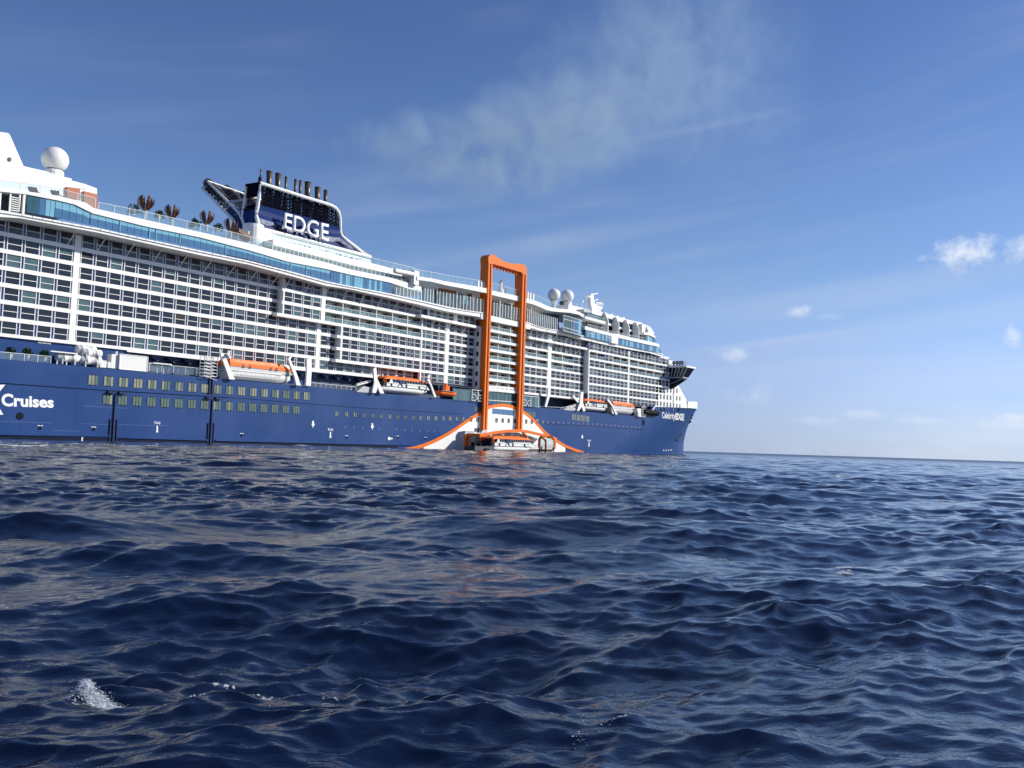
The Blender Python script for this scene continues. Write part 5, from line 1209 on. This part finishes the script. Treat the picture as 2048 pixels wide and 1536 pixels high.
tulip('third copper petal sculpture, between two low shrubs', 413, 452, .95); tulip('copper petal sculpture nearest the navy funnel', 461, 466, .95)
for lab, px, py, r in (('dark shrub between the first sculpture and the rail end', 268, 428, 1.5), ('dark shrub between the first two sculptures', 318, 437, 1.1), ('dark shrub left of the third sculpture', 390, 455, 1.4), ('dark shrub right of the third sculpture', 436, 462, 1.1)):
    t = potted(lab, px, py+1, 2.6, r, 1.0, 1)
mb = MB(); a, b = S3(475, 461, 2), S3(503, 476, 2); mb.quadbox([(a.x, 1.5, a.z-.3), (b.x, 1.5, b.z-.6), (b.x, 4, b.z-.6), (a.x, 4, a.z-.3), (a.x, 1.5, a.z+.5), (b.x, 1.5, b.z+.2), (b.x, 4, b.z+.2), (a.x, 4, a.z+.5)]); mb.build('copper_canopy', wood, ship)
for k in range(7):
    x = (67+k*4.3) if k < 4 else (88+k*6); p = S3(x, interp([(60, 381), (130, 391), (190, 413)], x)[1]-.5, 1.2); t = thing('deck_lounger', '%s lounger, %s along the upper left glass rail' % ('dark red' if k % 2 else 'dark grey', ['first', 'second', 'third', 'fourth', 'fifth', 'sixth', 'last'][k]), 'lounger', 'loungers behind the upper left rail', (p.x, p.y, p.z-.8)); mb = MB(); mb.box(-.5, .7, -.4, .4, .2, .5); mb.build('seat', cloth2 if k % 2 else cloth1, t); mb = MB(); mb.quadbox([(-.5, -.4, .5), (-.4, -.4, .5), (-.4, .4, .5), (-.5, .4, .5), (-.9, -.4, 1.3), (-.8, -.4, 1.3), (-.8, .4, 1.3), (-.9, .4, 1.3)]); mb.build('backrest', cloth2 if k % 2 else cloth1, t)

# ---- upper white house at the left with its terracotta walls, mast and dome
uh = [(-10, 327, 376), (46, 332, 386), (90, 342, 392), (120, 352, 400), (143, 357, 404), (143.5, 361, 404), (170, 368, 412), (194, 377, 418)]
band('upper_house', uh, 5.5, 20, white, ship)
band('upper_house_lower_wall', [(-10, 345, 376), (60, 352, 384), (143, 372, 404), (190, 386, 415)], 4.7, .8, white, ship)
for x0, x1, ya, yb_, yc, yd in ((133.5, 160.5, 373.5, 385.5, 377, 390), (168, 195, 382, 394, 388.5, 411)):
    band('terracotta_panel', [(x0, ya, yb_+ (8 if x0 < 150 else 14)), (x1, yc, yd+(10 if x0 < 150 else 8))], 4.3, .4, terr, ship)
cxm = S3(196, 398, 5.3); mb = MB(); mb.lathe([(2.2, -3.6), (2.2, .2)], (cxm.x-2.0, 7.2, cxm.z), 20); mb.build('terracotta_corner', terr, ship); mb = MB(); mb.lathe([(2.3, 0.2), (2.3, 1.25), (2.1, 1.4)], (cxm.x-2.0, 7.2, cxm.z), 20); mb.build('house_corner', white, ship)
poly('raked_mast', [(-14, 262), (16, 266), (20, 270), (33, 300), (48, 334), (48, 338), (-20, 330)], 15, 5, white, ship)
a = S3(19, 319, 14.95); obj('mast_porthole', disc_mesh('mast_porthole', [(0.32*math.cos(R(k)), 0.42*math.sin(R(k))) for k in range(0, 360, 30)], -.1, .05, dgrey), ship, tuple(a))
def dome(px, py, r, Y, colr, colh, zdown):
    p = S3(px, py, Y); o = bpy.data.objects.new('radar_dome', None); COL.objects.link(o); o.parent = ship
    mb = MB(); prof = [(r*math.sin(R(a)), -r*math.cos(R(a))) for a in range(38, 181, 8)]; prof[-1] = (.01, r); mb.lathe(prof, p, 32); mb.build('dome', raftw, o, smooth=True)
    mb = MB(); z1 = -r*math.cos(R(38)); mb.lathe([(r*.60, z1-.18), (r*.60, z1+.02)], p, 24); mb.build('collar', dgrey, o)
    mb = MB(); mb.lathe([(colr*1.0, z1-zdown), (colr, z1-colh), (r*.64, z1-.2)], p, 20); mb.build('pedestal', raftw, o)
dome(110, 319.5, 2.45, 16, 1.75, .6, 2.4)
dome(1108, 589.5, 2.05, 9, .75, 1.3, 4.6); dome(1134.3, 592.5, 2.2, 9, 1.7, .5, 3.4)
# roof behind the domes, mast with its platforms, aerials
band('dome_house', [(1137, 609, 622), (1150, 612, 626), (1179, 620, 633), (1185, 622, 636)], 7, 12, white, ship)
band('terrace_canopy', [(1168, 618, 624), (1185, 621, 626)], 1.5, 3, greyp, ship)
mp = [(1181.5, 588), (1187, 587), (1188, 600), (1190, 607), (1195, 611), (1205, 613.5), (1205, 617.5), (1201, 619.5), (1202, 626), (1186, 625.5), (1184, 616), (1181.5, 606)]
poly('radar_mast', mp, 12, 1.6, white, ship)
mb = MB()
for (x0, y0, x1, y1, r) in ((1185, 588.5, 1195, 587, .22), (1189, 601, 1196, 599, .18), (1192, 605.5, 1205, 607, .25), (1201, 597, 1201.5, 613, .18), (1172.5, 584, 1172.5, 616, .08), (1224.6, 583, 1224.2, 628, .08), (1240.5, 628, 1240.5, 636, .08), (1164, 604, 1164, 616, .16), (1153, 607, 1153, 614, .1),
                         (1175, 592, 1180, 594, .35), (1174, 592, 1174.3, 598, .3), (1190, 608, 1207, 610, .12), (1207, 606, 1207, 614, .1)):
    mb.tube([S3(x0, y0, 12.2), S3(x1, y1, 12.2)], r, 6)
mb.lathe([(.02, -.6), (.6, -.2), (.6, .3), (.02, .6)], S3(1164, 603.5, 12.2), 10)
mb.build('aerials', white, ship)
mb = MB()
for k in range(7): a = S3(1209+k*6, 627.5+k*1.4, 5); mb.box(a.x-.5, a.x+.7, 4.5, 6, a.z-.9, a.z+random.uniform(-.2, .5))
mb.build('roof_lockers', white, ship)
# ================================================================== SEA
NW = 136; rg = np.random.RandomState(5)
lam = np.exp(rg.uniform(math.log(.22), math.log(8.5), NW)); lam[:8] = [8.2, 6.7, 5.6, 4.9, 4.1, 3.6, 3.1, 2.7]; lam[96:] = np.exp(rg.uniform(math.log(.085), math.log(.3), NW-96))
kk = 2*np.pi/lam; MAIN = AZ + math.pi + R(22)
th = MAIN + rg.normal(0, R(36), NW); slope = np.where(lam > 3.4, .021, np.where(lam > 1.2, .031, np.where(lam > .3, .041, .032))); amp = slope/kk; ph = rg.uniform(0, 2*np.pi, NW)
kx, ky = kk*np.cos(th), kk*np.sin(th)
def sea(X, Y, spacing=None):
    h = np.zeros_like(X); ox = np.zeros_like(X); oy = np.zeros_like(X)
    pt = np.sin(X*.11+Y*.19+.6*np.sin(X*.05))*np.sin(Y*.083-X*.061+1.3)+.7*np.sin(X*.9+Y*.55+np.sin(Y*.31))*np.sin(Y*.73-X*.42+2.0)
    pt = np.clip(1+.62*pt, .35, 1.7)          # cat's paws: ruffled and slick patches of the small waves
    for i in np.argsort(-lam):
        m = X.shape[0]
        if spacing is not None and X.ndim == 2:        # ring by ring: leave out the rings too coarse for this wave
            ok = np.nonzero(lam[i]/spacing[:, 0] > 2.0)[0]
            if not len(ok): continue
            m = ok[-1]+1
        p = kx[i]*X[:m]+ky[i]*Y[:m]+ph[i]; a = amp[i]
        if spacing is not None: a = a*np.clip((lam[i]/spacing[:m]-2.0)/1.6, 0, 1)
        if lam[i] < 1.3: a = a*pt[:m]
        s, c = np.sin(p), np.cos(p); h[:m] += a*c; q = .85; ox[:m] -= q*a*s*np.cos(th[i]); oy[:m] -= q*a*s*np.sin(th[i])
    return h, ox, oy
gust = lambda X, Y: 1 + .28*np.sin(X*.031+Y*.047+1.0)*np.sin(Y*.022-X*.013)
NA, NR = 620, 1850
aa = np.linspace(R(3), R(74), NA); rr = np.concatenate([[0.6], np.geomspace(1.0, 9000, NR-1)])
RR, AA = np.meshgrid(rr, aa, indexing='ij'); X = RR*np.cos(AA); Y = -D+RR*np.sin(AA)
spc = RR*math.log(9000)/(NR-2)
h, ox, oy = sea(X, Y, spc); g_ = gust(X, Y)
near = np.clip((RR-.6)/1.2, .3, 1)
# flatten under and behind the hull so that nothing pokes through the ship
co = np.stack([(X+ox*g_).ravel(), (Y+oy*g_).ravel(), (h*g_*near).ravel()], 1).astype(np.float32)
def grid_mesh(name, co, nr, na):
    me = bpy.data.meshes.new(name); me.vertices.add(len(co)); me.vertices.foreach_set('co', co.ravel())
    i = np.arange((nr-1)*(na-1)); r, c = i//(na-1), i % (na-1); a = r*na+c
    q = np.stack([a, a+na, a+na+1, a+1], 1).astype(np.int32); nf = len(q)
    me.loops.add(nf*4); me.loops.foreach_set('vertex_index', q.ravel()); me.polygons.add(nf)
    me.polygons.foreach_set('loop_start', np.arange(0, nf*4, 4, dtype=np.int32)); me.polygons.foreach_set('loop_total', np.full(nf, 4, np.int32))
    me.polygons.foreach_set('use_smooth', np.ones(nf, bool)); me.update(calc_edges=True); me.validate(); return me
wm = bpy.data.materials.new('sea_water'); wm.use_nodes = True; n = NT(wm.node_tree); n.n.clear()
o_ = n.add('ShaderNodeOutputMaterial'); p_ = n.add('ShaderNodeBsdfPrincipled'); g2 = n.add('ShaderNodeNewGeometry'); P_ = g2.outputs['Position']
x, y, z = n.sep(P_); ca, sa = math.cos(MAIN), math.sin(MAIN)
uu = n.math('ADD', n.math('MULTIPLY', x, ca), n.math('MULTIPLY', y, sa)); vv = n.math('SUBTRACT', n.math('MULTIPLY', y, ca), n.math('MULTIPLY', x, sa))
vec = n.comb(uu, n.math('MULTIPLY', vv, .45), 0.0)
n1 = n.noise(vec, 3.2, 5, .62, .5); n2 = n.noise(vec, 13.0, 4, .6, .3); n3 = n.noise(n.comb(uu, n.math('MULTIPLY', vv, .6), 2.0), .55, 3, .5, .3)
rdg = lambda q_: n.math('SUBTRACT', 1.0, n.math('ABSOLUTE', n.math('MULTIPLY', n.math('SUBTRACT', q_, .5), 2.0)))
hh = n.math('ADD', n.math('MULTIPLY', rdg(n1), .013), n.math('MULTIPLY', rdg(n2), .0035)); hh = n.math('ADD', hh, n.math('MULTIPLY', n3, .08))
b_ = n.add('ShaderNodeBump'); b_.inputs['Strength'].default_value = .75; b_.inputs['Distance'].default_value = 1.0; n.l.new(hh, b_.inputs['Height']); n.l.new(b_.outputs[0], p_.inputs['Normal'])
n.put(p_.inputs['Base Color'], n.mix(n.ramp(n3, .3, .7), (.0010, .0038, .017, 1), (.0018, .0062, .025, 1)))
dist = n.vmath('LENGTH', n.vmath('SUBTRACT', P_, (0.0, -D, 0.0)))
n.put(p_.inputs['Roughness'], n.ramp(dist, 15, 900, .02, .30)); p_.inputs['IOR'].default_value = 1.48; p_.inputs['Specular IOR Level'].default_value = .5
n.l.new(p_.outputs[0], o_.inputs[0])
me = grid_mesh('sea_water', co, NR, NA); me.materials.append(wm); so_ = bpy.data.objects.new('sea_water', me); COL.objects.link(so_); so_['kind'] = 'structure'
# the rest of the sea round about, coarser, joined at the edges of the fine fan
na2, nr2 = 120, 160; aa = np.linspace(R(74), R(363), na2); rr = np.geomspace(.6, 9000, nr2); RR, AA = np.meshgrid(rr, aa, indexing='ij')
X = RR*np.cos(AA); Y = -D+RR*np.sin(AA); h, ox, oy = sea(X, Y, RR*.09); co = np.stack([(X+ox).ravel(), (Y+oy).ravel(), (h*.8).ravel()], 1).astype(np.float32)
me = grid_mesh('sea_water_far', co, nr2, na2); me.materials.append(wm); s2 = bpy.data.objects.new('sea_water', me); COL.objects.link(s2); s2['kind'] = 'structure'
def water_z(x, y):
    X, Y = np.array([x]), np.array([y]); h, ox, oy = sea(X, Y, np.array([math.hypot(x, y+D)*.0055])); return float(h[0]*gust(x, y)), float(ox[0]), float(oy[0])
foam = mat('foam_white', (0.60, 0.64, 0.68), 0.6)
bmi = bmesh.new(); bmesh.ops.create_icosphere(bmi, subdivisions=1, radius=1); IV = [tuple(v.co) for v in bmi.verts]; IF = [tuple(v.index for v in f.verts) for f in bmi.faces]; bmi.free()
def foam_patch(cx, cy, rx, ry, n_, s0, s1, crest=0, ang=0):
    mb = MB(); rgx = random.Random(int(cx*7+cy)); blobs = [(rgx.gauss(0, .42), rgx.gauss(0, .42)) for _ in range(max(3, n_//40))]
    for i in range(n_):
        bu, bv = rgx.choice(blobs); u = bu+rgx.gauss(0, .07 if not crest else .14); v = bv+rgx.gauss(0, .25); qx = cx+(u*rx*math.cos(ang)-v*ry*math.sin(ang)); qy = cy+(u*rx*math.sin(ang)+v*ry*math.cos(ang))
        q = SW(qx, qy, 0.0); hz, ox_, oy_ = water_z(q.x, q.y); s = rgx.uniform(s0, s1)*(1.6 if rgx.random() < .08 else 1); b = len(mb.v); m_ = rgx.choice((4, 5, 6, 7)); t0 = rgx.uniform(0, 6.28)
        lift = .004+crest*rgx.random()**2.5; tilt = rgx.uniform(-.5, .5) if crest else 0; el_ = rgx.uniform(1, 2.4)
        for k in range(m_):
            t = t0+6.283*k/m_; r_ = s*rgx.uniform(.6, 1.2); dx_ = r_*math.cos(t)*el_; dy_ = r_*math.sin(t); mb.v.append((q.x+ox_+dx_*sdirp[0]-dy_*sdirp[1], q.y+oy_+dx_*sdirp[1]+dy_*sdirp[0], hz+lift+dx_*tilt))
        mb.v.append((q.x+ox_, q.y+oy_, hz+lift+s*(.35 if not crest else .8)))
        for k in range(m_): mb.f.append((b+k, b+(k+1) % m_, b+m_)); mb.m.append(0)
    o = mb.build('sea_foam', foam, None, smooth=False, recalc=False); o['kind'] = 'stuff'; return o
sdirp = (math.sin(AZ), -math.cos(AZ))
foam_patch(198, 1404, 46, 10, 2600, .0010, .0034, .03, .22); foam_patch(180, 1394, 26, 7, 1500, .0010, .0034, .045, .2)
for (x, y, r_, k) in ((405, 1385, 14, 160), (455, 1340, 18, 180), (480, 1338, 12, 140), (520, 1372, 20, 220), (563, 1385, 20, 240), (412, 1362, 8, 60), (420, 1400, 16, 60), (540, 1395, 22, 90), (670, 1405, 18, 30), (1230, 1466, 90, 36), (1150, 1462, 90, 30)): foam_patch(x, y, r_, r_*.35, k, .0014, .004)
foam_patch(1695, 1157, 24, 4, 500, .002, .007, .008); foam_patch(1700, 1138, 40, 6, 500, .002, .007); foam_patch(1240, 1146, 60, 5, 300, .0015, .005); foam_patch(1880, 1128, 60, 4, 120, .002, .006)
foam_patch(560, 894.5, 200, 1.2, 300, .03, .08); foam_patch(860, 900.5, 90, 1.0, 260, .03, .10); foam_patch(1180, 906.5, 120, .9, 220, .03, .10); foam_patch(150, 889, 140, 1.2, 400, .03, .10)
foam_patch(1680, 955, 14, 1.5, 200, .02, .06); foam_patch(40, 893, 70, 1.6, 700, .05, .14); foam_patch(330, 893, 120, 1.6, 300, .04, .1); foam_patch(1890, 1005, 60, 3, 200, .01, .025); foam_patch(1500, 1010, 60, 3, 120, .01, .02)
# ================================================================== SMOKE drifting from the funnel
def plume():
    ctr = [((660, 290), 28), ((760, 290), 42), ((860, 300), 62), ((960, 312), 78), ((1050, 285), 84), ((1140, 245), 98), ((1230, 190), 120), ((1330, 150), 150), ((1440, 130), 185), ((1560, 120), 210)]
    Yp = 24.0; pts = []
    for (x, y), r in ctr:
        p = S3(x, y, Yp); q = S3(x, y-r, Yp); pts.append((p, abs(q.z-p.z)))
    mb = MB(); rings = []; n_ = 20
    for i, (p, r) in enumerate(pts):
        d = (pts[min(i+1, len(pts)-1)][0]-pts[max(i-1, 0)][0]).normalized(); a = Vector((0, 1, 0)); c = d.cross(a).normalized(); b = len(mb.v); R2 = r*1.9 if 0 < i < len(pts)-1 else r*.3
        for k in range(n_): t = 2*math.pi*k/n_; mb.v.append(tuple(p+a*math.cos(t)*R2*.8+c*math.sin(t)*R2))
        rings.append(b)
    for i in range(len(rings)-1):
        for k in range(n_): mb.f.append((rings[i]+k, rings[i]+(k+1) % n_, rings[i+1]+(k+1) % n_, rings[i+1]+k)); mb.m.append(0)
    mb.f += [tuple(rings[0]+k for k in range(n_)), tuple(rings[-1]+k for k in reversed(range(n_)))]; mb.m += [0, 0]
    m = bpy.data.materials.new('thin_smoke'); m.use_nodes = True; n = NT(m.node_tree); n.n.clear(); o = n.add('ShaderNodeOutputMaterial'); v = n.add('ShaderNodeVolumePrincipled')
    P_ = n.add('ShaderNodeNewGeometry').outputs['Position']; dens = None
    for i, (p, r) in enumerate(pts):
        dd = n.vmath('MULTIPLY', n.vmath('SUBTRACT', P_, tuple(p)), (1/r*.55, 1/(r*.9), 1/r*.85)); l = n.vmath('LENGTH', dd); f = n.ramp(l, 1.25, 0.0); wgt = [.15, .7, 2.2, 4.2, 3.4, 1.8, .8, .5, .35, .2][i]; f = n.math('MULTIPLY', f, wgt*9.0/r)
        dens = f if dens is None else n.math('MAXIMUM', dens, f)
    nz = n.noise(P_, .042, 7, .62, 1.4); nz2 = n.noise(P_, .013, 3, .5)
    dens = n.math('MULTIPLY', dens, n.math('MULTIPLY', n.ramp(nz, .38, .80), n.ramp(nz2, .25, .62)))
    n.put(v.inputs['Density'], n.math('MULTIPLY', dens, .26)); v.inputs['Color'].default_value = (.64, .85, 1, 1); v.inputs['Anisotropy'].default_value = .2
    n.l.new(v.outputs[0], o.inputs['Volume']); ob = mb.build('smoke', m); ob['kind'] = 'stuff'; ob['label'] = 'thin pale smoke drifting up and right from the funnel'
    return ob
SM = plume()
sc.cycles.volume_step_rate = 4.0; sc.cycles.volume_max_steps = 64
sc.cycles.use_denoising = True
sc.cycles.max_bounces = 6; sc.cycles.transparent_max_bounces = 12; sc.cycles.volume_bounces = 0
sc.cycles.sample_clamp_indirect = 6.0
